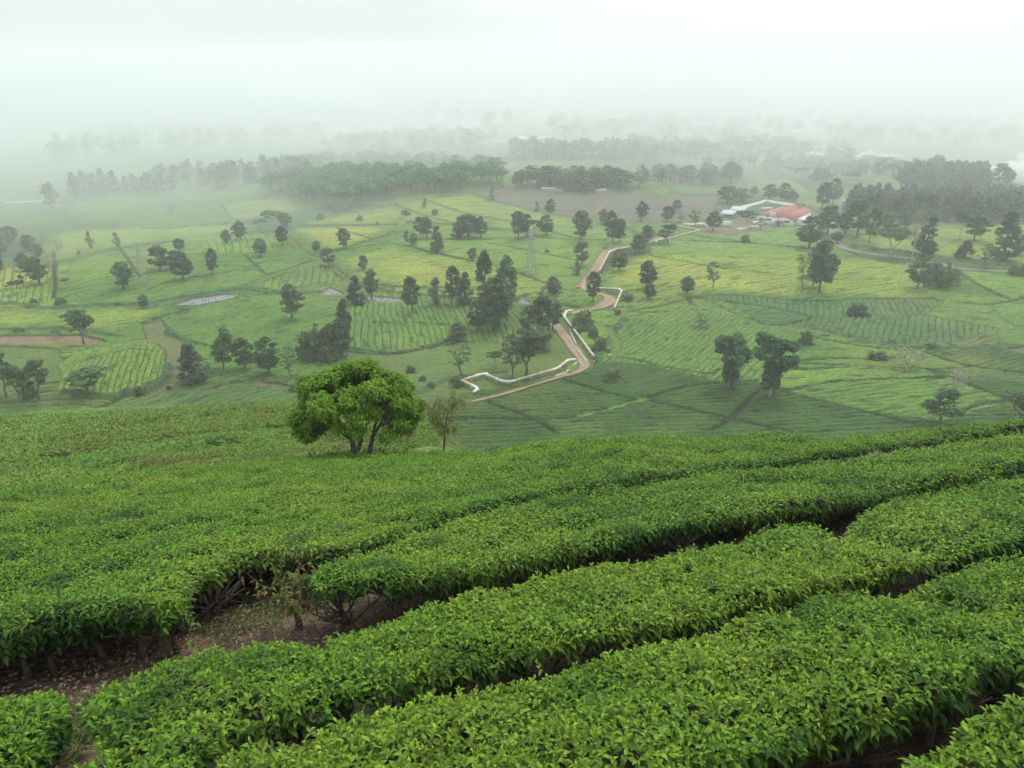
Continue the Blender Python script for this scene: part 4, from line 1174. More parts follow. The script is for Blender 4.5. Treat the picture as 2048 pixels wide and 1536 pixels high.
def make_tree(kind, seed, cards=1500):
    """nominal tree: height 14 m, crown width 5 m (kinds vary); returns trunk mesh, crown mesh"""
    r = np.random.default_rng(seed)
    H, Wd = 14.0, 5.0
    b = MB(); pts = []; clump_c = []
    def clump(c, rad, n, flat=.8):
        v = r.normal(0, 1, (n, 3)); v /= np.linalg.norm(v, axis=1, keepdims=True); v *= r.uniform(.35, 1, (n, 1)) ** .5
        pts.append(np.asarray(c) + v * [rad, rad, rad * flat]); clump_c.append(np.full(n, r.uniform(.6, 1.25)))
    size = .33
    size *= max(1.0, (1400 / cards) ** .45)
    pal = 'oak'
    bark = M_bark
    if kind == 'oval':           # silky oak: egg-shaped crown on a bare trunk
        tips = []
        for _ in range(60):
            t = r.uniform(0, 1); prof = math.sin(math.pi * min(1, (t * .82 + .14))) ** .75
            a = r.uniform(0, 6.28); rr = Wd * .5 * prof * r.uniform(.25, 1.0) ** .6
            c = (math.cos(a) * rr, math.sin(a) * rr, H * (.27 + .70 * t)); tips.append(c); clump(c, .72, cards // 60, 1.0)
        branch_system([0, 0, H * .26], tips, .03, .42, b, 5, .02, .05)
        b.tube([[0, 0, -.3], [r.normal(0, .12), r.normal(0, .12), H * .14], [0, 0, H * .27], [0, 0, H * .75]], [.26, .2, .17, .06], 7)
    elif kind == 'cone':         # dense, clothed nearly to the ground
        pal = 'dark'
        for _ in range(85):
            t = r.uniform(0, 1) ** 1.2; prof = (1 - t) ** .62 * min(1, .55 + t * 3)
            a = r.uniform(0, 6.28); rr = Wd * .48 * prof * r.uniform(.3, 1.0) ** .5
            clump((math.cos(a) * rr, math.sin(a) * rr, H * (.10 + .87 * t)), .62, cards // 85, .9)
        b.tube([[0, 0, -.3], [0, 0, H * .3], [0, 0, H * .9]], [.26, .2, .05], 7)
    elif kind == 'slim':         # thin upswept
        pal = 'pale'
        for _ in range(45):
            t = r.uniform(0, 1); prof = (1 - t) ** .7 * min(1, .35 + t * 2.2)
            a = r.uniform(0, 6.28); rr = Wd * .5 * prof * r.uniform(.2, 1.0)
            clump((math.cos(a) * rr, math.sin(a) * rr, H * (.14 + .84 * t)), .5, cards // 70, 1.3)
        b.tube([[0, 0, -.3], [.05, 0, H * .4], [0, 0, H * .95]], [.2, .14, .03], 6)
    elif kind == 'euc':          # gum tree: rounded heads on forking limbs, open between
        pal = 'euc'; tips = []
        Wd = 8.0
        for k in range(13):
            a = k * 2.4 + r.normal(0, .4); t = r.uniform(0, 1); rr = Wd * .40 * (1 - .45 * abs(t - .35)) * r.uniform(.3, 1.0)
            c = (math.cos(a) * rr, math.sin(a) * rr, H * (.48 + .44 * t)); tips.append(c)
            for _ in range(3): clump(np.array(c) + r.normal(0, .55, 3), r.uniform(.8, 1.25), cards // 39, .62)
        branch_system([0, 0, H * .22], tips, .07, .42, b, 6, .05, .08)
        b.tube([[0, 0, -.3], [.15, .1, H * .12], [0, 0, H * .23]], [.34, .27, .24], 7)
    elif kind == 'ivy':          # gum with a vase of limbs above a creeper-clad lower trunk
        pal = 'euc'; tips = []; Wd = 8.0
        for k in range(23):
            a = k * 2.4 + r.normal(0, .2); t = r.uniform(0, 1); rr = Wd * .44 * r.uniform(.3, 1.0) * (.70 + .5 * math.sin(math.pi * t))
            c = (math.cos(a) * rr, math.sin(a) * rr, H * (.50 + .46 * t * (1 - .35 * rr / (Wd * .5)))); tips.append(c)
            for _ in range(3): clump(np.array(c) + r.normal(0, .5, 3), r.uniform(.7, 1.15), cards // 75, .6)
        for _ in range(16):
            t = r.uniform(0, 1); a = r.uniform(0, 6.28)
            clump((math.cos(a) * .8, math.sin(a) * .8, H * (.14 + .40 * t)), .95, cards // 40, 1.1)
        branch_system([0, 0, H * .40], tips, .06, .42, b, 6, .045, .06)
        b.tube([[0, 0, -.3], [.1, 0, H * .2], [0, 0, H * .41]], [.36, .3, .26], 7); bark = M_palebark
    elif kind == 'umb':          # flat spreading head
        pal = 'euc'; tips = []; Wd = 9.0
        for k in range(16):
            a = k * 2.4; rr = Wd * .45 * math.sqrt((k + .5) / 16) * r.uniform(.8, 1.1)
            c = (math.cos(a) * rr, math.sin(a) * rr, H * (.90 - .22 * (rr / (Wd * .5)) ** 2 + r.normal(0, .03))); tips.append(c)
            for _ in range(3): clump(np.array(c) + r.normal(0, .5, 3) * [1, 1, .5], r.uniform(.8, 1.3), cards // 48, .5)
        branch_system([0, 0, H * .30], tips, .06, .40, b, 6, .05, .06)
        b.tube([[0, 0, -.3], [.1, .1, H * .15], [0, 0, H * .31]], [.32, .26, .22], 7); bark = M_palebark
    elif kind == 'bush':         # round, down to the ground
        pal = 'bush'; H = 5.0; Wd = 6.0
        for _ in range(60):
            v = r.normal(0, 1, 3); v /= np.linalg.norm(v); v[2] = abs(v[2]); v *= r.uniform(.5, 1)
            clump((v[0] * Wd * .42, v[1] * Wd * .42, .5 + v[2] * (H - 1.1)), .55, cards // 60, .8)
        for k in range(4): b.tube([[0, 0, -.2], [math.cos(k * 1.6) * .6, math.sin(k * 1.6) * .6, 1.6], [math.cos(k * 1.6) * 1.2, math.sin(k * 1.6) * 1.2, 3.4]], [.12, .09, .03], 5)
        size *= .9
    elif kind == 'sparse':       # thin foliage, limbs showing
        pal = 'dry'; Wd = 8.0; tips = []
        for _ in range(90):
            v = r.normal(0, 1, 3); v /= np.linalg.norm(v); v *= r.uniform(.3, 1) ** .5
            c = np.array([v[0] * Wd * .46, v[1] * Wd * .46, H * .62 + v[2] * H * .34]); tips.append(c)
            clump(c, .7, max(2, cards // 220), .7)
        branch_system([0, 0, H * .2], tips, .035, .45, b, 5, .03, .06)
        b.tube([[0, 0, -.3], [.1, 0, H * .1], [0, 0, H * .21]], [.3, .24, .2], 7); size *= .8; bark = M_palebark
    elif kind == 'open':         # small leafy tree, several upright limbs, light between
        pal = 'lit'; Wd = 7.0; tips = []
        for _ in range(34):
            a = r.uniform(0, 6.28); t = r.uniform(0, 1); rr = Wd * .5 * (.35 + .65 * math.sin(math.pi * (.15 + .8 * t))) * r.uniform(.3, 1)
            c = np.array([math.cos(a) * rr, math.sin(a) * rr, H * (.36 + .60 * t)]); tips.append(c); clump(c, .75, cards // 44, .6)
        branch_system([0, 0, H * .15], tips, .035, .45, b, 5, .03, .06)
        b.tube([[0, 0, -.3], [.05, 0, H * .08], [0, 0, H * .16]], [.28, .22, .2], 7)
    elif kind == 'pine':         # narrow conifer for the plantation
        pal = 'pine'
        for k in range(40):
            t = (k + .5) / 40; a = k * 2.4; rr = Wd * .42 * (1 - t) ** .8 * r.uniform(.5, 1.1)
            clump((math.cos(a) * rr, math.sin(a) * rr, H * (.10 + .89 * t)), .75 * (1.15 - .7 * t), cards // 40, .7)
        b.tube([[0, 0, -.3], [0, 0, H * .4], [0, 0, H * .95]], [.22, .16, .04], 5)
    p = np.concatenate(pts); k = np.concatenate(clump_c)[:, None]
    lo, hi_ = np.array(GREENS[pal][0]), np.array(GREENS[pal][1])
    f = r.uniform(0, 1, (len(p), 1)) * (.35 + .65 * k / k.max())
    c = (lo * (1 - f) + hi_ * f) * k * 1.8
    V, F, cc = crown_cards(p, size, c)
    zmax = p[:, 2].max() + .2; wmax = 2 * np.percentile(np.abs(p[:, :2]), 97.5)
    return b.data(kind + "_trunk", bark), mesh(kind + "_crown", V, [F], M_tree, cc, False), zmax, wmax

PROTO = {}
for i, (k, nvar, cards) in enumerate((('oval', 6, 2700), ('cone', 2, 3000), ('slim', 2, 1500), ('euc', 3, 3200), ('ivy', 2, 6000), ('umb', 2, 2800), ('bush', 3, 1100), ('sparse', 2, 900), ('open', 2, 1300))):
    PROTO[k] = [make_tree(k, 100 + 17 * i + j, cards) for j in range(nvar)]
NAMES = dict(oval="silky_oak_tree", cone="dense_tree", slim="slender_tree", euc="gum_tree", ivy="gum_tree", umb="spreading_tree", bush="shrub", sparse="sparse_tree", open="young_tree")

# every tree one can pick out: foot x, foot y, top y, crown width (photo pixels), kind, label
TREES = [
 (183, 500, 465, 13, 'slim', "slender pale tree in the yellow field, left one of a pair"), (236, 496, 466, 15, 'slim', "slender pale tree in the yellow field, right one of a pair"),
 (248, 581, 527, 37, 'oval', "round-headed tree on a bare trunk left of the faint lattice mast"), (323, 544, 494, 38, 'oval', "wide tree on a thin trunk right of the faint lattice mast"),
 (350, 542, 503, 26, 'oval', "tree half hidden behind a taller one right of the faint lattice mast"), (367, 563, 506, 38, 'oval', "tall dark tree at the front of the cluster right of the faint lattice mast"),
 (360, 503, 478, 20, 'oval', "small tree behind the cluster right of the faint lattice mast"), (425, 552, 500, 22, 'oval', "narrow tree of two stacked clumps on the striped green slope"),
 (455, 489, 461, 18, 'oval', "small narrow tree at the left end of the comb-striped plot"), (482, 482, 444, 25, 'oval', "taller dark tree above the comb-striped plot"),
 (523, 515, 478, 24, 'oval', "tree standing below the comb-striped plot"), (567, 492, 455, 22, 'oval', "tree at the bend of the brown trail beside the bright yellow plot"),
 (520, 462, 440, 28, 'umb', "small spreading tree at the left of the clump behind the comb-striped plot"), (545, 463, 424, 42, 'umb', "largest spreading tree of the clump behind the comb-striped plot"), (570, 462, 428, 26, 'oval', "dark tree at the right of the clump behind the comb-striped plot"),
 (688, 500, 460, 25, 'oval', "lone egg-shaped tree in the bright yellow plot"), (634, 503, 483, 16, 'oval', "small round tree at the lower edge of the bright yellow plot"), (658, 534, 498, 28, 'oval', "tree beside the brown trail below the bright yellow plot"),
 (159, 511, 501, 9, 'bush', "tiny shrub in the yellow field below the slender pair"), (77, 520, 489, 20, 'oval', "dark tree in the fog above the yellow striped plot"), (51, 545, 508, 24, 'oval', "tree at the upper left corner of the yellow striped plot"),
 (80, 570, 516, 36, 'oval', "broad faint tree inside the yellow striped plot"), (103, 545, 508, 22, 'sparse', "bare thin tree behind the broad one of the yellow striped plot"), (120, 510, 480, 20, 'sparse', "bare thin tree in the fog above the pale yellow band"),
 (60, 505, 472, 26, 'oval', "tree in the fog behind the dark one above the yellow striped plot"), (20, 490, 455, 30, 'oval', "fog-bound tree at the left above the pale yellow band"), (3, 515, 478, 24, 'oval', "fog-bound tree cut by the left edge above the yellow striped plot"), (0, 550, 514, 18, 'oval', "tree cut by the left edge beside the yellow striped plot"),
 (43, 570, 550, 13, 'oval', "small tree at the left inside the yellow striped plot"), (32, 592, 563, 24, 'umb', "small flat-topped tree low in the yellow striped plot"), (132, 580, 558, 17, 'umb', "small flat-topped tree right of the yellow striped plot"),
 (70, 612, 597, 18, 'bush', "round shrub on the bushy bank below the yellow striped plot"), (121, 612, 595, 22, 'bush', "larger round shrub on the bushy bank right of the first"), (289, 619, 590, 20, 'oval', "narrow tree on the bushy bank left of the mulched plot"),
 (170, 692, 622, 46, 'euc', "open gum tree on the bare red soil bank"), (113, 676, 661, 22, 'umb', "small palm-like tree on the bare red soil bank"), (39, 668, 654, 24, 'bush', "round shrub at the left end of the red soil bank"),
 (446, 744, 658, 36, 'oval', "tall leaning tree right of the darkest conical tree"), (388, 768, 689, 48, 'cone', "darkest conical tree, leafy to the ground, on the brown grass strip"), (491, 742, 675, 38, 'oval', "second tree of the row behind the bare earth mound"),
 (540, 752, 675, 46, 'oval', "darkest broad tree of the row behind the bare earth mound"), (582, 760, 694, 32, 'open', "thin-leaved tree at the right end of the row behind the bare earth mound"),
 (688, 700, 603, 27, 'oval', "tall narrow tree rising above the thicket behind the round tree"), (655, 722, 645, 62, 'bush', "wide dark thicket tree behind the bright round tree"), (618, 724, 667, 42, 'bush', "lower left part-tree of the thicket behind the bright round tree"), (684, 722, 640, 40, 'oval', "right tree of the thicket behind the bright round tree"),
 (584, 641, 571, 42, 'oval', "well-spaced round-headed tree on a long bare trunk above the green terraces"),
 (14, 798, 703, 52, 'euc', "tall gum tree at the left edge beside the striped knoll"), (40, 802, 730, 44, 'euc', "gum tree with drooping heads, second from the left edge"), (80, 804, 723, 52, 'euc', "gum tree with a clear forked trunk left of the striped knoll"), (62, 800, 762, 30, 'bush', "dark leafy clump at the foot of the gum trees"),
 (178, 793, 739, 66, 'euc', "broad dark tree in front of the striped knoll"), (280, 793, 774, 20, 'bush', "round shrub at the foot of the brown grass strip"), (590, 785, 770, 30, 'bush', "round shrub at the right end of the bare earth mound"), (338, 779, 770, 10, 'bush', "small shrub beside the brown grass strip"),
 (726, 543, 512, 18, 'oval', "small tree in the middle yellow-green field left of the round-headed one"), (743, 600, 541, 28, 'oval', "pale tree on a thin bare trunk beside the mulched patch"), (714, 612, 555, 33, 'cone', "dark full tree left of the mulched patch"),
 (824, 627, 557, 33, 'oval', "round-headed tree right of the mulched patch"), (875, 613, 558, 30, 'slim', "pale thin-leaved tree left of the tall central grove"), (904, 610, 535, 28, 'oval', "round head on a long thin trunk left of the tall central grove"), (930, 612, 548, 30, 'cone', "pointed tree touching the left of the tall central grove"),
 (971, 640, 509, 30, 'oval', "tallest narrow tree of the central grove"), (1012, 630, 517, 36, 'oval', "second tallest tree of the central grove"), (993, 658, 560, 56, 'oval', "broad tree in the heart of the central grove"), (955, 666, 603, 36, 'oval', "low left tree of the central grove"), (988, 664, 598, 46, 'oval', "front tree of the central grove"), (1015, 647, 562, 40, 'open', "open right tree of the central grove"),
 (875, 506, 456, 25, 'cone', "dark tree of stacked clumps above the middle yellow-green field"), (945, 524, 497, 18, 'oval', "small egg-shaped tree at the end of a dark hedge line"), (1105, 592, 555, 28, 'oval', "lollipop tree left of the dirt road bend"),
 (1085, 682, 596, 46, 'oval', "dark tree beside the sharp bend of the dirt road"), (1058, 685, 613, 36, 'oval', "dark tree left of the one at the sharp road bend"), (1105, 660, 605, 30, 'oval', "tree leaning over the sharp bend of the dirt road"),
 (1025, 760, 671, 50, 'open', "left of two spreading trees above the white pipe"), (1052, 753, 662, 72, 'euc', "large spreading tree above the white pipe"), (1078, 700, 650, 46, 'bush', "dark thicket behind the large spreading tree above the pipe"), (921, 752, 690, 48, 'open', "vase-shaped young tree on the grass above the pipe loop"),
 (990, 736, 703, 30, 'umb', "small dark tree on the grass left of the spreading pair"), (916, 687, 646, 30, 'oval', "dark little tree at the end of the curved tea rows"), (908, 684, 668, 30, 'bush', "dark shrub beneath the little tree at the curved tea rows"), (822, 745, 731, 20, 'bush', "shrub on the grass right of the bright round tree"),
 (913, 774, 753, 26, 'bush', "dark shrub against the corner of the pipe loop"), (862, 777, 762, 16, 'bush', "small shrub on the grass left of the pipe loop"), (845, 762, 750, 14, 'bush', "smallest shrub on the grass left of the pipe loop"), (960, 752, 744, 12, 'bush', "tiny shrub just behind the pipe loop"),
 (1166, 662, 623, 42, 'bush', "dark dome of a shrub beside the long straight pipe"), (1199, 706, 675, 34, 'bush', "second dark shrub at the lower end of the long straight pipe"), (1186, 678, 655, 22, 'bush', "smaller shrub between the two dark ones by the pipe"), (1224, 767, 738, 40, 'bush', "purplish bush alone in the dark tea below the road"),
 (1186, 605, 545, 28, 'oval', "tree standing over the pipe where it crosses the road"), (1163, 535, 485, 27, 'oval', "dark tree left of the upper dirt road"), (1153, 552, 524, 18, 'slim', "pale small tree just below the dark one left of the upper road"), (1237, 545, 500, 32, 'oval', "tree right of the upper dirt road"),
 (1278, 508, 472, 32, 'oval', "tree at the upper end of the dirt road"), (1292, 580, 524, 32, 'oval', "tall round-headed tree in the yellow field right of the pipe"), (1300, 602, 567, 22, 'oval', "small tree just below the tall one right of the pipe"), (1094, 507, 498, 10, 'bush', "small bush near the lattice pylon"), (1255, 605, 590, 26, 'bush', "low shrub outside the elbow of the pipe"), (1236, 632, 620, 18, 'bush', "low shrub at the lower end of the elbow pipe"),
 (986, 402, 376, 16, 'slim', "pale tree on the ridge at the edge of the brown field"), (1073, 426, 405, 13, 'slim', "small pale tree at the lower edge of the brown field"), (1100, 431, 401, 20, 'oval', "darker tree at the lower edge of the brown field"), (849, 417, 398, 10, 'slim', "tiny tree on the upper yellow-green field"),
 (870, 432, 419, 12, 'oval', "small round tree on the upper yellow-green field"), (812, 432, 420, 20, 'bush', "low shrub on the upper yellow-green field"), (720, 443, 431, 13, 'oval', "small tree above the bright yellow plot"), (755, 452, 443, 8, 'slim', "tiny sapling above the bright yellow plot"), (641, 441, 428, 16, 'bush', "shrub below the pale-trunked wood"),
 (840, 472, 436, 20, 'oval', "left tree of a pair above the stacked-clump tree"), (853, 478, 437, 26, 'oval', "right tree of a pair above the stacked-clump tree"), (814, 485, 463, 14, 'slim', "faint thin tree left of the stacked-clump tree"), (827, 492, 468, 16, 'oval', "small dark tree left of the stacked-clump tree"),
 (937, 477, 432, 46, 'oval', "broad middle tree of a group of three in the upper field"), (962, 478, 436, 25, 'oval', "right tree of a group of three in the upper field"), (914, 480, 456, 24, 'oval', "low left tree of a group of three in the upper field"),
 (1037, 480, 427, 30, 'oval', "tall left tree of the group behind the lattice pylon"), (1055, 478, 432, 20, 'oval', "narrow tree of the group behind the lattice pylon"), (1068, 473, 443, 30, 'umb', "spreading tree of the group behind the lattice pylon"), (1092, 473, 434, 28, 'oval', "right tree of the group behind the lattice pylon"),
 (1162, 485, 427, 36, 'oval', "big lone tree right of the pylon group"), (1225, 490, 426, 24, 'oval', "tall left tree of a pair above the upper road"), (1238, 487, 440, 22, 'oval', "right tree of a pair above the upper road"), (1207, 450, 420, 20, 'oval', "tree in front of the brown field above the upper road"),
 (1282, 443, 405, 22, 'oval', "tree at the right end of the brown field"), (1292, 484, 453, 24, 'oval', "tree just left of the zigzag pipe"), (1335, 444, 414, 25, 'oval', "tree behind the zigzag pipe"), (1336, 491, 451, 42, 'euc', "broad tree covering the lower bend of the zigzag pipe"), (1353, 422, 401, 18, 'oval', "small tree in the distance behind the zigzag pipe"),
 (1426, 462, 425, 28, 'oval', "tree left of the pipe yard by the grey sheds"), (1390, 456, 424, 30, 'open', "loose tree between the zigzag pipe and the grey sheds"), (1360, 447, 425, 22, 'open', "loose tree above the zigzag pipe"), (1494, 456, 425, 38, 'umb', "spreading tree with pale trunks in front of the red roof"), (1490, 487, 469, 18, 'bush', "shrub in the tea below the factory yard"), (1521, 459, 438, 18, 'open', "small thin tree before the white factory front"),
 (1426, 579, 526, 30, 'open', "vase-shaped tree in the open yellow field"), (1373, 590, 553, 26, 'oval', "small tree left of the vase-shaped one in the yellow field"), (1639, 588, 486, 52, 'oval', "tallest tree of the clump in the middle of the yellow-green slope"), (1603, 588, 513, 32, 'open', "thin left tree of the clump on the yellow-green slope"), (1625, 575, 500, 30, 'oval', "middle tree of the clump on the yellow-green slope"),
 (1618, 498, 438, 48, 'oval', "wide tree right of the factory below the grey road"), (1654, 469, 414, 42, 'oval', "tree right of the factory, left of the grey road"), (1672, 486, 465, 24, 'oval', "dark small tree at the bend of the grey road"), (1690, 470, 425, 26, 'oval', "tree on the far side of the grey road bend"),
 (1714, 476, 405, 36, 'oval', "tall pale tree in front of the conifer wood"), (1736, 487, 420, 27, 'oval', "dark tree on a bare trunk in front of the conifer wood"), (1780, 518, 462, 60, 'umb', "wide layered tree beside the grey road"), (1776, 470, 428, 34, 'oval', "tree behind the wide layered one by the grey road"), (1822, 520, 424, 27, 'sparse', "tall thin leafless tree by the grey road"), (1808, 460, 426, 26, 'oval', "tree at the edge of the conifer wood behind the leafless one"),
 (1844, 512, 440, 40, 'cone', "leaning dark tree on the bank of the grey road"), (1835, 580, 513, 40, 'oval', "big tree in the field below the grey road"), (1877, 577, 527, 50, 'bush', "broad bushy tree right of the big one below the grey road"), (1898, 572, 535, 34, 'bush', "dark rounded tree closing the group below the grey road"),
 (1917, 482, 429, 34, 'umb', "spreading tree with a clear trunk in the field beyond the grey road"), (1946, 484, 429, 40, 'oval', "leafy tree next to the spreading one beyond the grey road"), (1928, 522, 484, 32, 'cone', "dark tree on the hedge bank of the grey road"), (2005, 524, 433, 46, 'cone', "largest dark tree at the right beyond the grey road"), (1968, 538, 491, 28, 'open', "pale thin tree on the hedge bank left of the largest dark one"), (2040, 513, 473, 26, 'oval', "tree at the right edge beyond the grey road"), (2036, 553, 528, 36, 'bush', "shrub at the right edge below the grey road"),
 (1399, 657, 621, 34, 'open', "small tree beside the grassy track in the middle slope"), (1459, 779, 668, 68, 'ivy', "left of the two big creeper-clad gum trees"), (1538, 798, 673, 74, 'ivy', "right of the two big creeper-clad gum trees"), (1610, 693, 663, 30, 'bush', "round shrub right of the two creeper-clad gum trees"),
 (1716, 634, 606, 40, 'bush', "dark round bush at the top of the bluish tea plot"), (1813, 743, 692, 60, 'sparse', "pale half bare tree at the end of a hedge line"), (1757, 722, 703, 42, 'bush', "low bush left of the pale half bare tree"), (1863, 700, 684, 28, 'bush', "shrub at the foot of the curved tea rows"), (1650, 676, 668, 22, 'bush', "low shrub beside the short brown track"),
 (1880, 850, 780, 78, 'euc', "broad dark tree rising behind the brow at the right"), (1908, 790, 735, 40, 'sparse', "bare twiggy tree behind the broad dark one at the right"), (2040, 845, 790, 62, 'euc', "dark tree behind the brow at the right edge"),
 (1316, 357, 330, 28, 'oval', "leftmost tree of the grey row on the far field"), (1368, 366, 336, 27, 'oval', "darker tree of the grey row on the far field"), (1461, 368, 328, 34, 'oval', "tall double-headed tree on the far field"), (1572, 352, 334, 28, 'umb', "flat-topped tree on the far field, left of two"), (1603, 361, 337, 27, 'umb', "flat-topped tree on a clear trunk in the far field, right of two"), (1640, 361, 336, 40, 'bush', "wide dark clump on the far field"), (1702, 374, 348, 28, 'umb', "dark flat-topped tree nearest the conifer wood"), (1782, 357, 331, 28, 'umb', "flat-topped tree left of the wooded hill"),
 (1455, 408, 375, 40, 'oval', "broad tree behind the grey sheds"), (1482, 404, 378, 34, 'oval', "tree behind the grey sheds, right of the broad one"), (1508, 390, 374, 16, 'oval', "small tree in the field behind the factory"), (1537, 402, 371, 28, 'oval', "pale tree behind the factory wall"), (1568, 407, 370, 28, 'oval', "pointed tree behind the factory wall"), (1584, 406, 384, 20, 'oval', "low tree at the end of the row behind the factory wall"), (1643, 420, 370, 26, 'oval', "tall tree behind the red pavilion"), (1665, 410, 361, 26, 'oval', "tall tree beside the far end of the grey road"),
 (1994, 392, 333, 30, 'euc', "airy gum tree standing in front of the white steam"), (2010, 392, 345, 22, 'euc', "second smaller gum tree in front of the white steam"),
]

def place_tree(px, py, top, w, kind, label):
    p = hv([(px, py)])[0]
    s = depth(p) / FPX
    tr, cr, h0, w0 = PROTO[kind][int(rng.integers(0, len(PROTO[kind])))]
    H = (py - top) * s / (CP * .98); Wm = w * s
    name = NAMES[kind]
    root = link(name, None, loc=p - [0, 0, .1])
    root.rotation_euler = (rng.normal(0, .03), rng.normal(0, .03), rng.uniform(0, 6.28))
    if 'leaning' in label: root.rotation_euler = (0, R(7), 0)
    root.scale = (Wm / w0, Wm / w0, H / h0)
    tag(root, label, "shrub" if kind == 'bush' and (py - top) < 34 else "tree", "trees and shrubs scattered over the tea fields")
    link("trunk", tr, root); link("crown", cr, root)
for t in TREES: place_tree(*t)

# ------------------------------------------------------------------ woods that read as one mass
def wood(name, poly_px, n, kinds, hgt, wid, cards, seed, surf=valley, trunk=None, tone=1.0):
    r = np.random.default_rng(seed)
    W = hit(poly_px, surf)[:, :2]
    q = r.uniform(W.min(0), W.max(0), (n * 12, 2)); q = q[inpoly(q[:, 0], q[:, 1], W)][:n]
    base_ = []
    for k in kinds:
        for j in range(3):
            tr, cr, h0, w0 = make_tree(k, seed * 7 + j, cards)
            for me, bark in ((tr, True), (cr, False)):
                V = np.empty(len(me.vertices) * 3, np.float32); me.vertices.foreach_get("co", V); V = V.reshape(-1, 3) / [w0, w0, h0]
                ix = np.empty(len(me.loops), np.int32); me.loops.foreach_get("vertex_index", ix)
                st = np.empty(len(me.polygons), np.int32); me.polygons.foreach_get("loop_start", st)
                tot = np.diff(np.r_[st, len(ix)])
                F = [ix[st[tot == 4][:, None] + np.arange(4)]] if (tot == 4).any() else []
                if bark: tv, tf = V, F
                else:
                    c = np.empty(len(V) * 4, np.float32); me.color_attributes["Col"].data.foreach_get("color", c); cv, cf, ccol_ = V, F, c.reshape(-1, 4)[:, :3]
            base_.append((tv, tf, cv, cf, ccol_))
            bpy.data.meshes.remove(tr); bpy.data.meshes.remove(cr)
    out = []; bark_c = np.array([.36, .35, .31]) if trunk == 'pale' else np.array([.09, .08, .06])
    for x, y in q:
        tv, tf, cv, cf, cc_ = base_[int(r.integers(0, len(base_)))]
        h = hgt * r.uniform(.75, 1.2); w = wid * r.uniform(.8, 1.25); a = r.uniform(0, 6.28); g = float(surf(x, y)) - .2
        def tf_(V): return np.stack([(V[:, 0] * math.cos(a) - V[:, 1] * math.sin(a)) * w + x, (V[:, 0] * math.sin(a) + V[:, 1] * math.cos(a)) * w + y, V[:, 2] * h + g], 1)
        out.append((tf_(cv), cf, cc_ * r.uniform(.8, 1.35) * tone))
        if tf: out.append((tf_(tv), tf, np.broadcast_to(bark_c, tv.shape)))
    V, F, cc = join(out)
    o_ = np.array([*W.mean(0), 0])
    return tag(link(name, mesh(name, V - o_, F, M_tree, cc, False), loc=o_), kind='stuff')

wood("woodland", [(520, 392), (640, 418), (710, 420), (760, 402), (830, 392), (900, 384), (980, 378), (1010, 372), (1000, 362), (860, 358), (700, 360), (560, 372)], 340, ['umb'], 10.5, 8, 230, 5, trunk='pale', tone=1.35)
wood("conifer_wood", [(1690, 432), (1760, 440), (1850, 448), (1950, 448), (2048, 452), (2260, 458), (2260, 414), (2048, 410), (1900, 408), (1760, 410), (1700, 416)], 600, ['pine'], 11, 5.5, 190, 6)
wood("gum_wood", [(1800, 392), (1870, 398), (1965, 396), (1965, 384), (1900, 378), (1840, 377), (1795, 383)], 80, ['euc'], 17, 8, 420, 7)
BANDS = [("treeline", [(100, 420), (300, 395), (500, 372), (620, 360), (620, 345), (420, 355), (250, 372), (100, 392)], 85, ['oval', 'cone'], 12, 6, 170, 11),
         ("treeline", [(560, 352), (760, 344), (1000, 356), (1010, 345), (800, 330), (600, 338)], 110, ['oval', 'euc'], 11, 8, 140, 12),
         ("treeline", [(1010, 384), (1130, 388), (1260, 388), (1290, 378), (1200, 368), (1080, 366)], 60, ['oval', 'euc'], 11, 8, 180, 13),
         ("treeline", [(1280, 376), (1480, 368), (1480, 356), (1280, 362)], 22, ['oval'], 11, 7, 180, 14),
         ("treeline", [(1400, 345), (1560, 345), (1800, 355), (1800, 338), (1600, 332), (1420, 334)], 90, ['oval', 'euc'], 11, 8, 140, 15),
         ("treeline", [(1000, 325), (1150, 322), (1310, 326), (1310, 312), (1150, 308), (1020, 312)], 60, ['euc', 'oval'], 14, 10, 120, 16),
         ("treeline", [(650, 305), (900, 312), (1010, 300), (1000, 280), (850, 276), (680, 280)], 110, ['oval', 'euc'], 13, 11, 90, 17),
         ("treeline", [(1230, 318), (1500, 325), (1700, 330), (1700, 300), (1480, 292), (1260, 296)], 120, ['oval', 'euc'], 12, 11, 90, 18),
         ("treeline", [(100, 330), (400, 300), (640, 290), (640, 262), (400, 250), (100, 290)], 120, ['oval', 'cone'], 16, 11, 90, 19),
         ("treeline", [(1100, 285), (1500, 290), (2000, 300), (2048, 255), (1500, 235), (1100, 240)], 170, ['oval', 'euc'], 15, 12, 70, 20),
         ("treeline", [(400, 250), (1000, 262), (1100, 225), (700, 205), (400, 215)], 120, ['oval'], 18, 14, 60, 22)]
for b_ in BANDS: wood(*b_, tone=1.35)

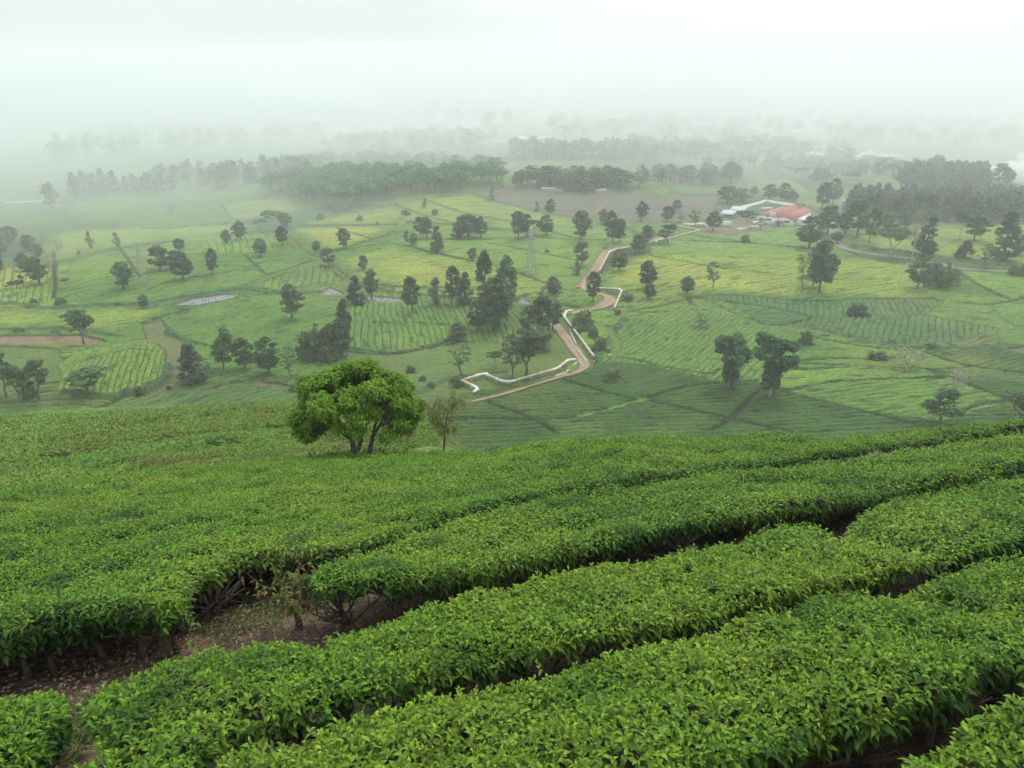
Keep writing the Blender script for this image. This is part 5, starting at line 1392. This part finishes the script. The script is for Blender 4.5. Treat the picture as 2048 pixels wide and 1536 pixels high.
# ------------------------------------------------------------------ the steam pipe
def pipe(px, label, rad=.32, elbows=()):
    W = hv(px)
    c = W[:, :2]
    P3 = np.c_[c, valley(c[:, 0], c[:, 1]) + .95]
    root = tag(link("pipeline", None, loc=P3[0] - [0, 0, .95]), label, "pipeline", "lengths of the insulated pipeline beside the dirt road")
    o = P3[0] - [0, 0, .95]
    for i in range(len(P3) - 1):
        a, b_ = P3[i], P3[i + 1]
        L = np.linalg.norm(b_ - a)
        if L < .4: continue
        n = max(2, int(L / 2.5)); t = np.linspace(0, 1, n + 1)[:, None]
        q = a * (1 - t) + b_ * t
        gz = valley(q[:, 0], q[:, 1]) + .95
        q[:, 2] = gz
        m = MB(); m.tube(q - o, rad, 12)
        short = L < 5.5 and 0 < i < len(P3) - 2
        sgm = link("pipe_section", m.data("pipe_section", M_elbow if short else M_pipe), root)
        # clamp bands and stands
        mb = MB(); ms = MB()
        for k in np.arange(1.5, L - .5, 4.0):
            f = k / L; p = a * (1 - f) + b_ * f; p[2] = float(valley(p[0], p[1])) + .95
            d = (b_ - a) / L
            mb.tube(np.array([p - d * .12, p + d * .12]) - o, rad + .03, 12)
            ms.box(p - o - [0, 0, .75], (.28, .28, .9)); ms.box(p - o - [0, 0, .46], (1.0, .3, .1))
        if mb.n: link("band", mb.data("band", M_elbow), root); link("pipe_stand", ms.data("pipe_stand", M_conc, False), root)
    for i in range(1, len(P3) - 1):
        d0 = P3[i] - P3[i - 1]; d1 = P3[i + 1] - P3[i]; d0 /= np.linalg.norm(d0); d1 /= np.linalg.norm(d1)
        if d0 @ d1 > .985: continue
        e = 1.9
        q = smooth_line([P3[i] - d0 * e, P3[i] - d0 * .45 + d1 * .45 * .3, P3[i] + d1 * .45 - d0 * .45 * .3, P3[i] + d1 * e], 4)
        m = MB(); m.tube(q - o, rad + .03, 12)
        link("elbow", m.data("elbow", M_elbow), root)
    return root
pipe([(946, 793), (956, 788), (953, 783), (924, 769)], "short pipe stub at the lower end of the pipe loop")
pipe([(929, 767), (960, 757), (971, 755.5), (1002, 770), (1017, 772), (1026, 770), (1070, 757), (1115, 744.5), (1135, 728), (1152, 726)], "wavy pipe with white bends from the loop up to the dirt road")
pipe([(1188, 720), (1158, 679), (1128, 639), (1132, 629), (1146, 626)], "long straight pipe running diagonally right of the dirt road")
pipe([(1228, 622), (1236, 604), (1243, 587), (1238, 583.5), (1190, 581), (1178, 579)], "elbow pipe around the wide road bend below the tree")
pipe([(1198, 547), (1208, 528), (1219, 508), (1230, 504), (1262, 498)], "straight pipe beside the upper dirt road")
pipe([(1318, 490), (1309, 487), (1322, 483), (1355, 476), (1399, 464.5), (1396, 463), (1355, 455.5), (1336, 452)], "zigzag pipe near the factory yard")

def kerb(px, label):
    c = hv(px)[:, :2]; c = smooth_line(c, 6)
    b = MB(); z = valley(c[:, 0], c[:, 1])
    t = np.gradient(c, axis=0); t /= np.linalg.norm(t, axis=1, keepdims=True); nr = np.stack([-t[:, 1], t[:, 0]], 1) * .16
    V = np.concatenate([np.c_[c + nr, z - .2], np.c_[c + nr, z + .42], np.c_[c - nr, z + .42], np.c_[c - nr, z - .2]]); n = len(c)
    i = np.arange(n - 1)
    F = np.concatenate([np.stack([a * n + i, a * n + i + 1, b2 * n + i + 1, b2 * n + i], 1) for a, b2 in ((0, 1), (1, 2), (2, 3))])
    F = np.vstack([F, [(0, n, 2 * n, 3 * n), (n - 1, 4 * n - 1, 3 * n - 1, 2 * n - 1)]])
    tag(link("drain_wall", mesh("drain_wall", V, [F], M_conc, None, False)), label, "drain wall", "low concrete drain walls by the road")
kerb([(1157, 703), (1174, 726)], "low pale drain wall between the dirt road and the long pipe"); kerb([(1187, 725), (1222, 710)], "low pale drain wall at the foot of the long pipe")
kerb([(1132, 746), (1153, 727)], "low pale drain wall inside the road bend above the wavy pipe"); kerb([(1111, 754), (1131, 747)], "low pale drain wall beside the end of the footpath")
kerb([(1139, 660), (1152, 690)], "faint low drain wall along the grass by the long pipe")

# ------------------------------------------------------------------ factory
def gable(b, x0, x1, y0, y1, z0, z1, m=0): b.box(((x0 + x1) / 2, (y0 + y1) / 2, (z0 + z1) / 2), (x1 - x0, y1 - y0, z1 - z0), 0, m)
def slope_roof(b, x0, x1, y0, y1, ze, zr, th=.18, ov=.4):
    """two-pitched roof, ridge along y"""
    xm = (x0 + x1) / 2
    prof = np.array([(x0 - ov, ze - ov * (zr - ze) / (xm - x0)), (xm, zr), (x1 + ov, ze - ov * (zr - ze) / (xm - x0))])
    V = [(x, y, z + d) for d in (0, th) for y in (y0 - ov, y1 + ov) for x, z in prof]
    b.add(V, [[(0, 1, 4, 3), (1, 2, 5, 4), (6, 9, 10, 7), (7, 10, 11, 8), (0, 3, 9, 6), (2, 8, 11, 5), (0, 6, 7, 1), (1, 7, 8, 2), (3, 4, 10, 9), (4, 5, 11, 10)]])

def factory():
    p = hv([(1513, 447)])[0]; s = depth(p) / FPX
    ang = R(-38)
    root = tag(link("factory_hall", None, loc=p), "white factory hall with stepped red roofs and a low pale annex", "factory")
    root.rotation_euler = (0, 0, ang)
    Wd, Dp, He = 17.0, 27.0, 3.9
    b = MB(); gable(b, 0, Wd, 0, Dp, -.6, He)
    for x0, x1, h in ((0, 5.2, 4.8), (5.0, 10.4, 6.2), (10.2, Wd, 5.4)):
        xm = (x0 + x1) / 2
        b.add([(x0, .003, He - .01), (x1, .003, He - .01), (xm, .003, h), (x0, Dp - .003, He - .01), (x1, Dp - .003, He - .01), (xm, Dp - .003, h)], [[(0, 1, 2), (4, 3, 5)]])
    link("wall", b.data("hall_wall", M_white, False), root)
    b = MB(); b.box((7.6, -.1, 5.2), (3.0, .3, 2.2)); link("gable_parapet", b.data("gable_parapet", M_white, False), root)
    for x0, x1, h in ((0, 5.2, 4.8), (5.0, 10.4, 6.2), (10.2, Wd, 5.4)):
        b = MB(); slope_roof(b, x0, x1, 0, Dp, He + (.5 if x0 == 5.0 else 0), h, .2, .35)
        link("roof", b.data("hall_roof", M_redroof, False), root)
    for x in (1.2, 4.6, 10.0, 13.6):
        b = MB(); b.box((x + 1.2, -.04, 2.7), (2.6, .12, .7)); w = link("window", b.data("window", M_darkglass, False), root)
        b = MB(); b.box((x + 1.2, -.09, 2.28), (2.9, .2, .12)); link("sill", b.data("sill", M_conc, False), w)
    for y in (3, 8, 13):
        b = MB(); b.box((Wd + .04, y + 1, 2.7), (.12, 2.6, .8)); link("window", b.data("side_window", M_darkglass, False), root)
    b = MB(); slope_roof(b, 9.5, 13.5, -3.2, -.2, 2.4, 3.2, .15, .2); link("porch_roof", b.data("porch_roof", M_redroof, False), root)
    for x in (9.8, 13.2):
        b = MB(); b.box((x, -2.9, .9), (.3, .3, 3)); link("porch_post", b.data("porch_post", M_white, False), root)
    b = MB(); b.box((11.5, -.06, 1), (2.4, .16, 2.6)); link("door", b.data("door", M_darkglass, False), root)
    b = MB(); gable(b, Wd + .01, Wd + 9, 5, 15, -.6, 3.3); link("annex", b.data("annex", M_white, False), root)
    b = MB(); b.box((Wd + 4.6, 10, 3.42), (9.6, 10.8, .18)); link("annex_roof", b.data("annex_roof", mat("annex_roof", (.66, .58, .50), .6, (.4, .12)), False), root)
    # grey sheds
    for px, py, w, d_, lab, h in ((1441, 436, 6, 5.5, "open shed with a pale grey roof at the left corner of the yard", 2.6), (1459, 430, 7, 6.5, "larger open shed with a pale grey roof beside the smaller one", 3.0)):
        p = hv([(px, py)])[0]
        r2 = tag(link("shed", None, loc=p), lab, "shed", "grey roofed sheds in the factory yard"); r2.rotation_euler = (0, 0, R(-30))
        b = MB(); b.add([(-.4, -.4, h - .5), (w + .4, -.4, h - .5), (w + .4, d_ + .4, h + .5), (-.4, d_ + .4, h + .5), (-.4, -.4, h - .3), (w + .4, -.4, h - .3), (w + .4, d_ + .4, h + .7), (-.4, d_ + .4, h + .7)],
                        [[(0, 3, 2, 1), (4, 5, 6, 7), (0, 1, 5, 4), (1, 2, 6, 5), (2, 3, 7, 6), (3, 0, 4, 7)]]); link("roof", b.data("shed_roof", M_greyroof, False), r2)
        b = MB(); b.box((w / 2, d_, h / 2 - .2), (w, .2, h + .4)); link("wall", b.data("shed_wall", mat("shed_wall", (.16, .17, .18), .8), False), r2)
        for x in (.2, w / 2, w - .2):
            b = MB(); b.box((x, .2, h / 2 - .5), (.25, .25, h)); link("post", b.data("shed_post", M_steel, False), r2)
    # perimeter wall
    for a, c_, lab in (((1481, 420), (1531, 406), "white boundary wall rising behind the sheds to the corner"), ((1532, 406), (1592, 415), "white boundary wall from the corner to the red pavilion")):
        q = smooth_line(hv([a, c_])[:, :2], 8); z = valley(q[:, 0], q[:, 1])
        d = (q[-1] - q[0]) / np.linalg.norm(q[-1] - q[0]); nr = np.array([-d[1], d[0]]) * .12; n = len(q)
        V = np.concatenate([np.c_[q + nr, z - .5], np.c_[q + nr, z + 2.0], np.c_[q - nr, z + 2.0], np.c_[q - nr, z - .5]]); i = np.arange(n - 1)
        F = np.concatenate([np.stack([u * n + i, u * n + i + 1, v * n + i + 1, v * n + i], 1) for u, v in ((0, 1), (1, 2), (2, 3))])
        F = np.vstack([F, [(0, n, 2 * n, 3 * n), (n - 1, 4 * n - 1, 3 * n - 1, 2 * n - 1)]])
        tag(link("boundary_wall", mesh("boundary_wall", V, [F], M_white, None, False)), lab, "wall")
    # pavilion
    p = hv([(1599, 419)])[0]
    r3 = tag(link("pavilion", None, loc=p), "small pavilion with a red pyramid roof at the end of the white wall", "pavilion")
    b = MB(); b.add([(-2.6, -2.6, 2.5), (2.6, -2.6, 2.5), (2.6, 2.6, 2.5), (-2.6, 2.6, 2.5), (0, 0, 4.4)], [[(0, 1, 4), (1, 2, 4), (2, 3, 4), (3, 0, 4)], [(3, 2, 1, 0)]]); link("roof", b.data("pavilion_roof", M_redroof, False), r3)
    for x in (-2, 2):
        for y in (-2, 2):
            b = MB(); b.box((x, y, 1.2), (.25, .25, 2.6)); link("post", b.data("pavilion_post", M_white, False), r3)
    # pipe stacks and parked vehicles in the yard
    for px, py, lab in ((1395, 452, "stack of pale pipes at the left end of the pipe yard"), (1410, 453, "second stack of pale pipes in the pipe yard"), (1378, 453, "small stack of pale pipes nearest the zigzag pipe"), (1485, 461, "stack of long white pipes left of the pale-trunked tree"), (1506, 457, "stack of white pipes under the pale-trunked tree"), (1534, 420, "white pipes lying in the back of the factory yard")):
        p = hv([(px, py)])[0]; r4 = tag(link("pipe_stack", None, loc=p), lab, "pipe stack", "stacks of spare pipes"); r4.rotation_euler = (0, 0, rng.uniform(-.5, .5))
        for k in range(6):
            b = MB(); lv = k // 3; b.tube([[-3.2, (k % 3) * .62 + lv * .3, .3 + lv * .55], [3.2, (k % 3) * .62 + lv * .3, .3 + lv * .55]], .29, 8)
            link("pipe", b.data("spare_pipe", M_elbow), r4)
        b = MB(); b.box((0, .6, .0), (.3, 2.4, .2)); link("bearer", b.data("bearer", M_bark, False), r4)
    p = hv([(1449, 453)])[0]
    r5 = tag(link("container", None, loc=p), "long low white container in the pipe yard", "container"); r5.rotation_euler = (0, 0, R(-8))
    b = MB(); b.box((0, 0, 1.2), (6, 2.4, 2.2)); link("body", b.data("container_body", M_white, False), r5)
    b = MB(); b.box((0, 0, 2.37), (6.2, 2.6, .12)); link("roof", b.data("container_roof", M_greyroof, False), r5)
    p = hv([(1514, 451)])[0]
    r6 = tag(link("van", None, loc=p), "white van parked against the factory front", "van"); r6.rotation_euler = (0, 0, R(-20))
    b = MB(); b.add([(x, y, z) for y in (-.85, .85) for x, z in ((-2.2, .4), (2.2, .4), (2.2, 1.0), (1.3, 1.15), (.8, 1.9), (-2.2, 1.9))], [[(0, 1, 2, 3, 4, 5)[::1], (11, 10, 9, 8, 7, 6)], [(0, 6, 7, 1), (1, 7, 8, 2), (2, 8, 9, 3), (3, 9, 10, 4), (4, 10, 11, 5), (5, 11, 6, 0)]]); link("body", b.data("van_body", M_white, False), r6)
    b = MB(); b.box((.0, 0, 1.55), (1.5, 1.76, .42)); link("window", b.data("van_window", M_darkglass, False), r6)
    for x in (-1.4, 1.4):
        for y in (-.8, .8):
            b = MB(); b.tube([[x, y - .12, .36], [x, y + .12, .36]], .36, 12); link("wheel", b.data("wheel", M_darkglass), r6)
factory()

# red cart at the road bend
def red_cart():
    p = hv([(1156, 579)])[0]
    r = tag(link("handcart", None, loc=p), "small red and pink loaded cart at the edge of the dirt road bend", "cart"); r.rotation_euler = (0, 0, .3)
    b = MB(); b.box((0, 0, .75), (1.5, .9, .35)); link("tray", b.data("cart_tray", M_red, False), r)
    b = MB(); u = np.linspace(0, 1, 7); b.tube(np.c_[-.6 + 1.1 * u, 0 * u, 1.05 + .12 * np.sin(u * 3.1)], .2 + .12 * np.sin(u * 3.1), 9); link("sack", b.data("cart_sack", mat("pink_sack", (.66, .38, .34), .8, (5, .2))), r)
    for y in (-.5, .5):
        b = MB(); b.tube([[0, y - .05, .34], [0, y + .05, .34]], .34, 14); link("wheel", b.data("cart_wheel", M_darkglass), r)
    b = MB()
    for y in (-.35, .35): b.tube([[.7, y, .7], [1.5, y, .85]], .03, 6)
    link("handle", b.data("cart_handle", M_steel), r)
red_cart()

# ------------------------------------------------------------------ pylons, poles, cables
def pylon(px, py, top, w, label, thin=1.0):
    p = hv([(px, py)])[0]; s = depth(p) / FPX
    H = (py - top) * s / CP; bw = w * s / 2 / 1.3; tw = bw * .28
    root = tag(link("lattice_pylon", None, loc=p), label, "pylon"); root.rotation_euler = (0, 0, R(20))
    def corner(i, z):
        t = min(1, z / (H * .72)); h = bw * (1 - t) + tw * t
        return np.array([(-1, 1, 1, -1)[i] * h, (-1, -1, 1, 1)[i] * h, z])
    for i in range(4):
        b = MB(); b.tube([corner(i, -.3), corner(i, H * .72), corner(i, H)], .085 * thin, 5); link("leg", b.data("pylon_leg", M_steel), root)
    zs = H * np.array([0, .17, .32, .45, .56, .65, .73, .80, .86, .92, .98]); b = MB()
    for k in range(len(zs) - 1):
        for i in range(4):
            j = (i + 1) % 4
            b.tube([corner(i, zs[k]), corner(j, zs[k + 1])], .045 * thin, 4); b.tube([corner(j, zs[k]), corner(i, zs[k + 1])], .045 * thin, 4)
            b.tube([corner(i, zs[k + 1]), corner(j, zs[k + 1])], .045 * thin, 4)
    link("bracing", b.data("bracing", M_steel), root)
    tips = []
    for z, l in ((H * .66, bw * 1.25), (H * .78, bw * 1.1), (H * .90, bw * .95)):
        b = MB()
        for sx in (-1, 1):
            b.tube([[0, 0, z + H * .02], [sx * (l + tw), 0, z]], .06 * thin, 4); b.tube([[0, 0, z - H * .02], [sx * (l + tw), 0, z]], .06 * thin, 4)
            b.tube([[sx * (l + tw), 0, z], [sx * (l + tw), 0, z - .8]], .07 * thin, 5)
            tips.append(p + np.array([math.cos(R(20)) * sx * (l + tw), math.sin(R(20)) * sx * (l + tw), z - .8]))
        link("cross_arm", b.data("cross_arm", M_steel), root)
    return tips
t1 = pylon(1061, 554, 462, 24, "steel lattice pylon in the field left of the upper dirt road")
t2 = pylon(288, 568, 486, 24, "faint lattice mast in the misty field on the left", .8)
for k, (a, c_) in enumerate(zip(t1, t2)):
    if k % 2: continue
    u = np.linspace(0, 1, 24)[:, None]; q = a * (1 - u) + c_ * u; q[:, 2] -= (4 * u * (1 - u) * 4.0)[:, 0]
    b = MB(); b.tube(q - a, .016, 4); tag(link("power_cable", b.data("power_cable", M_steel), loc=a), "thin power cable hung between the two lattice towers", "cable", "power cables between the towers")

def pole(px, py, tx, ty, label, arms=False):
    p = hv([(px, py)])[0]; s = depth(p) / FPX; h = (py - ty) * s / CP; dx = (tx - px) * s
    root = tag(link("utility_pole", None, loc=p), label, "pole")
    b = MB(); b.tube([[0, 0, -.4], [dx * .5, 0, h * .5], [dx, 0, h]], [.12, .1, .08], 7); link("shaft", b.data("pole_shaft", M_conc), root)
    b = MB(); b.box((dx * .97, 0, h * .96), (1.6, .1, .1)); link("cross_arm", b.data("pole_arm", M_steel, False), root)
pole(1794, 570, 1807, 527, "leaning grey pole in the yellow-green slope below the grey road")
pole(1820, 532, 1823, 455, "tall straight pole beside the grey road")

# ------------------------------------------------------------------ far villages
HM = [mat("pale_sheet_roof", (.48, .49, .50), .5), mat("cream_wall", (.62, .58, .50), .8), mat("rust_roof", (.34, .20, .15), .8)]
def house_mesh(w, d, h, r, ri):
    b = MB(); b.box((0, 0, h / 2 - .4), (w, d, h + .8), 0, 1)
    V = [(x, y, z) for y in (-d / 2 - .4, d / 2 + .4) for x, z in ((-w / 2 - .4, h), (0, h + r), (w / 2 + .4, h))]
    b.add(V, [[(0, 1, 4, 3), (1, 2, 5, 4), (3, 5, 2, 0)], [(0, 2, 1), (3, 4, 5)]], ri)
    return b.data("house", HM, False)
HP = [house_mesh(9, 12, 3.2, 2.2, 0), house_mesh(12, 16, 3.6, 2.4, 0), house_mesh(8, 9, 3.0, 2.2, 2), house_mesh(10, 11, 3.2, 2.5, 0)]
VILL = [((435, 250, 520, 272), 22, "tiny white-roofed house in the hazy village on the left", 1.5), ((640, 268, 690, 284), 9, "tiny pale house in the hamlet right of the left village", 1.2), ((730, 282, 770, 288), 2, "lone pale house under the long hazy treeline", 1.2),
        ((950, 264, 1020, 276), 6, "pale greenhouse roof in the distant centre", 1.8), ((1010, 284, 1125, 296), 7, "pale house before the hazy centre trees", 1.3), ((1560, 266, 1640, 276), 16, "tiny house in the upper hazy village on the right", 1.2),
        ((1560, 316, 1640, 327), 14, "small house in the lower hazy village on the right", 1.0), ((1690, 312, 1800, 326), 14, "small house in the village left of the wooded hill", 1.0), ((1790, 278, 1815, 286), 3, "pale house on the plain above the wooded hill", 1.3), ((470, 225, 560, 240), 8, "barely visible white roof on the far plain", 2.0), ((1380, 225, 1700, 260), 12, "barely visible house on the far right plain", 1.5), ((900, 205, 1150, 225), 5, "white speck of a house at the foot of the sky", 2.2)]
for (x0, y0, x1, y1), n, lab, sc_ in VILL:
    q = np.c_[rng.uniform(x0, x1, n), rng.uniform(y0, y1, n)]
    for p in hv(q):
        o = link("house", HP[int(rng.integers(0, 4))], loc=p); o.rotation_euler = (0, 0, rng.uniform(0, 3.14)); o.scale = (sc_,) * 3
        tag(o, lab, "house", lab.replace("tiny ", "").replace("small ", "") + " group")
for a, c_, lab, h in (((195, 382), (262, 378), "faint white wall left of the hazy treeline", 1.0), ((268, 378), (345, 377), "second faint white wall left of the hazy treeline", 1.0), ((10, 408), (120, 404), "faint pale wall in the fog at the left edge", .4), ((1083, 382), (1126, 383), "long white roof under the dark trees behind the brown field", 1.2), ((1190, 386), (1212, 384), "short white roof under the dark trees behind the brown field", 1.0), ((830, 306), (900, 302), "long white greenhouse on the hazy hillside", 1.6)):
    q = hv([a, c_]); d = q[1] - q[0]; L = float(np.hypot(d[0], d[1])); b = MB(); b.box((0, 0, h / 2 - .3), (L, 3.0, h + .6)); b.add([(-L / 2, -1.9, h), (L / 2, -1.9, h), (L / 2, 1.9, h), (-L / 2, 1.9, h), (-L / 2, 0, h + 1), (L / 2, 0, h + 1)], [[(0, 1, 5, 4), (2, 3, 4, 5), (0, 3, 2, 1)], [(1, 2, 5), (3, 0, 4)]])
    o = link("greenhouse", b.data("greenhouse", HM[0], False), loc=q.mean(0)); o.rotation_euler = (0, 0, math.atan2(d[1], d[0])); tag(o, lab, "greenhouse")

# ------------------------------------------------------------------ steam and haze
def volume_mat(name, density, color, aniso=0.0):
    m = bpy.data.materials.new(name); m.use_nodes = True
    n, l = m.node_tree.nodes, m.node_tree.links
    n.clear()
    out = n.new("ShaderNodeOutputMaterial"); v = n.new("ShaderNodeVolumePrincipled")
    v.inputs["Density"].default_value = density; v.inputs["Color"].default_value = (*color, 1); v.inputs["Anisotropy"].default_value = aniso
    for k in ("Density Attribute", "Temperature Attribute", "Color Attribute"): v.inputs[k].default_value = ""
    l.new(v.outputs[0], out.inputs["Volume"])
    return m
def blob(name, c, rad, seed, m, rough=.35):
    me = bpy.data.meshes.new(name)
    import bmesh
    bm = bmesh.new(); bmesh.ops.create_icosphere(bm, subdivisions=5, radius=1.0); bm.to_mesh(me); bm.free()
    V = np.empty(len(me.vertices) * 3, np.float32); me.vertices.foreach_get("co", V); V = V.reshape(-1, 3)
    k = 1 + rough * (vn(V[:, 0] * 2 + V[:, 2] * 1.3 + 7, V[:, 1] * 2 + V[:, 2] * .9 + 3, .8, seed, 3) - .5) * 2
    me.vertices.foreach_set("co", (V * k[:, None] * rad).astype(np.float32).ravel()); me.update(); me.materials.append(m)
    me.polygons.foreach_set("use_smooth", np.ones(len(me.polygons), bool))
    return link(name, me, loc=c)
M_steam = volume_mat("steam", .14, (.97, .97, .97), .2)
for px, py, rx, rz, sd, dy in ((2050, 345, 66, 24, 5, 30), (1978, 350, 30, 14, 6, 32), (2100, 318, 60, 20, 8, 50)):
    p = hv([(2010, 388)])[0]; d = rays([(px, py)])[0]; t = (p[1] + dy) / d[1]; c = d * t; s = depth(c) / FPX
    tag(blob("steam_cloud", c, np.array([rx * s, rx * s * .7, rz * s]), sd, M_steam), kind='stuff')

me = bpy.data.meshes.new("haze")
X1, Y0, Y1, ZB, ZT = 8600, -8600, 8600, -112.0, 40.0
V = [(x, y, z) for z in (ZB, ZT) for y in (Y0, Y1) for x in (-X1, X1)]
me.from_pydata(V, [], [(0, 2, 3, 1), (4, 5, 7, 6), (0, 1, 5, 4), (2, 6, 7, 3), (0, 4, 6, 2), (1, 3, 7, 5)])
me.materials.append(volume_mat("haze", HAZE_DENSITY, HAZE_COLOR, .25))
tag(link("haze", me), kind='stuff')

# thicker mist lying over the far plain and drifting in from the left
def mist(c, rad, dens, color):
    o = blob("mist", c, np.array(rad), 31, volume_mat("mist", dens, color, .25), .12)
    tag(o, kind='stuff')
mist((200, 3600, -100), (5200, 3080, 98), .0014, (.955, .97, .99))
mist((150, 1900, -96), (2900, 1680, 95), .0023, (.95, .97, .99))
mist((-520, 660, -92), (520, 560, 94), .0030, (.91, .97, .965))
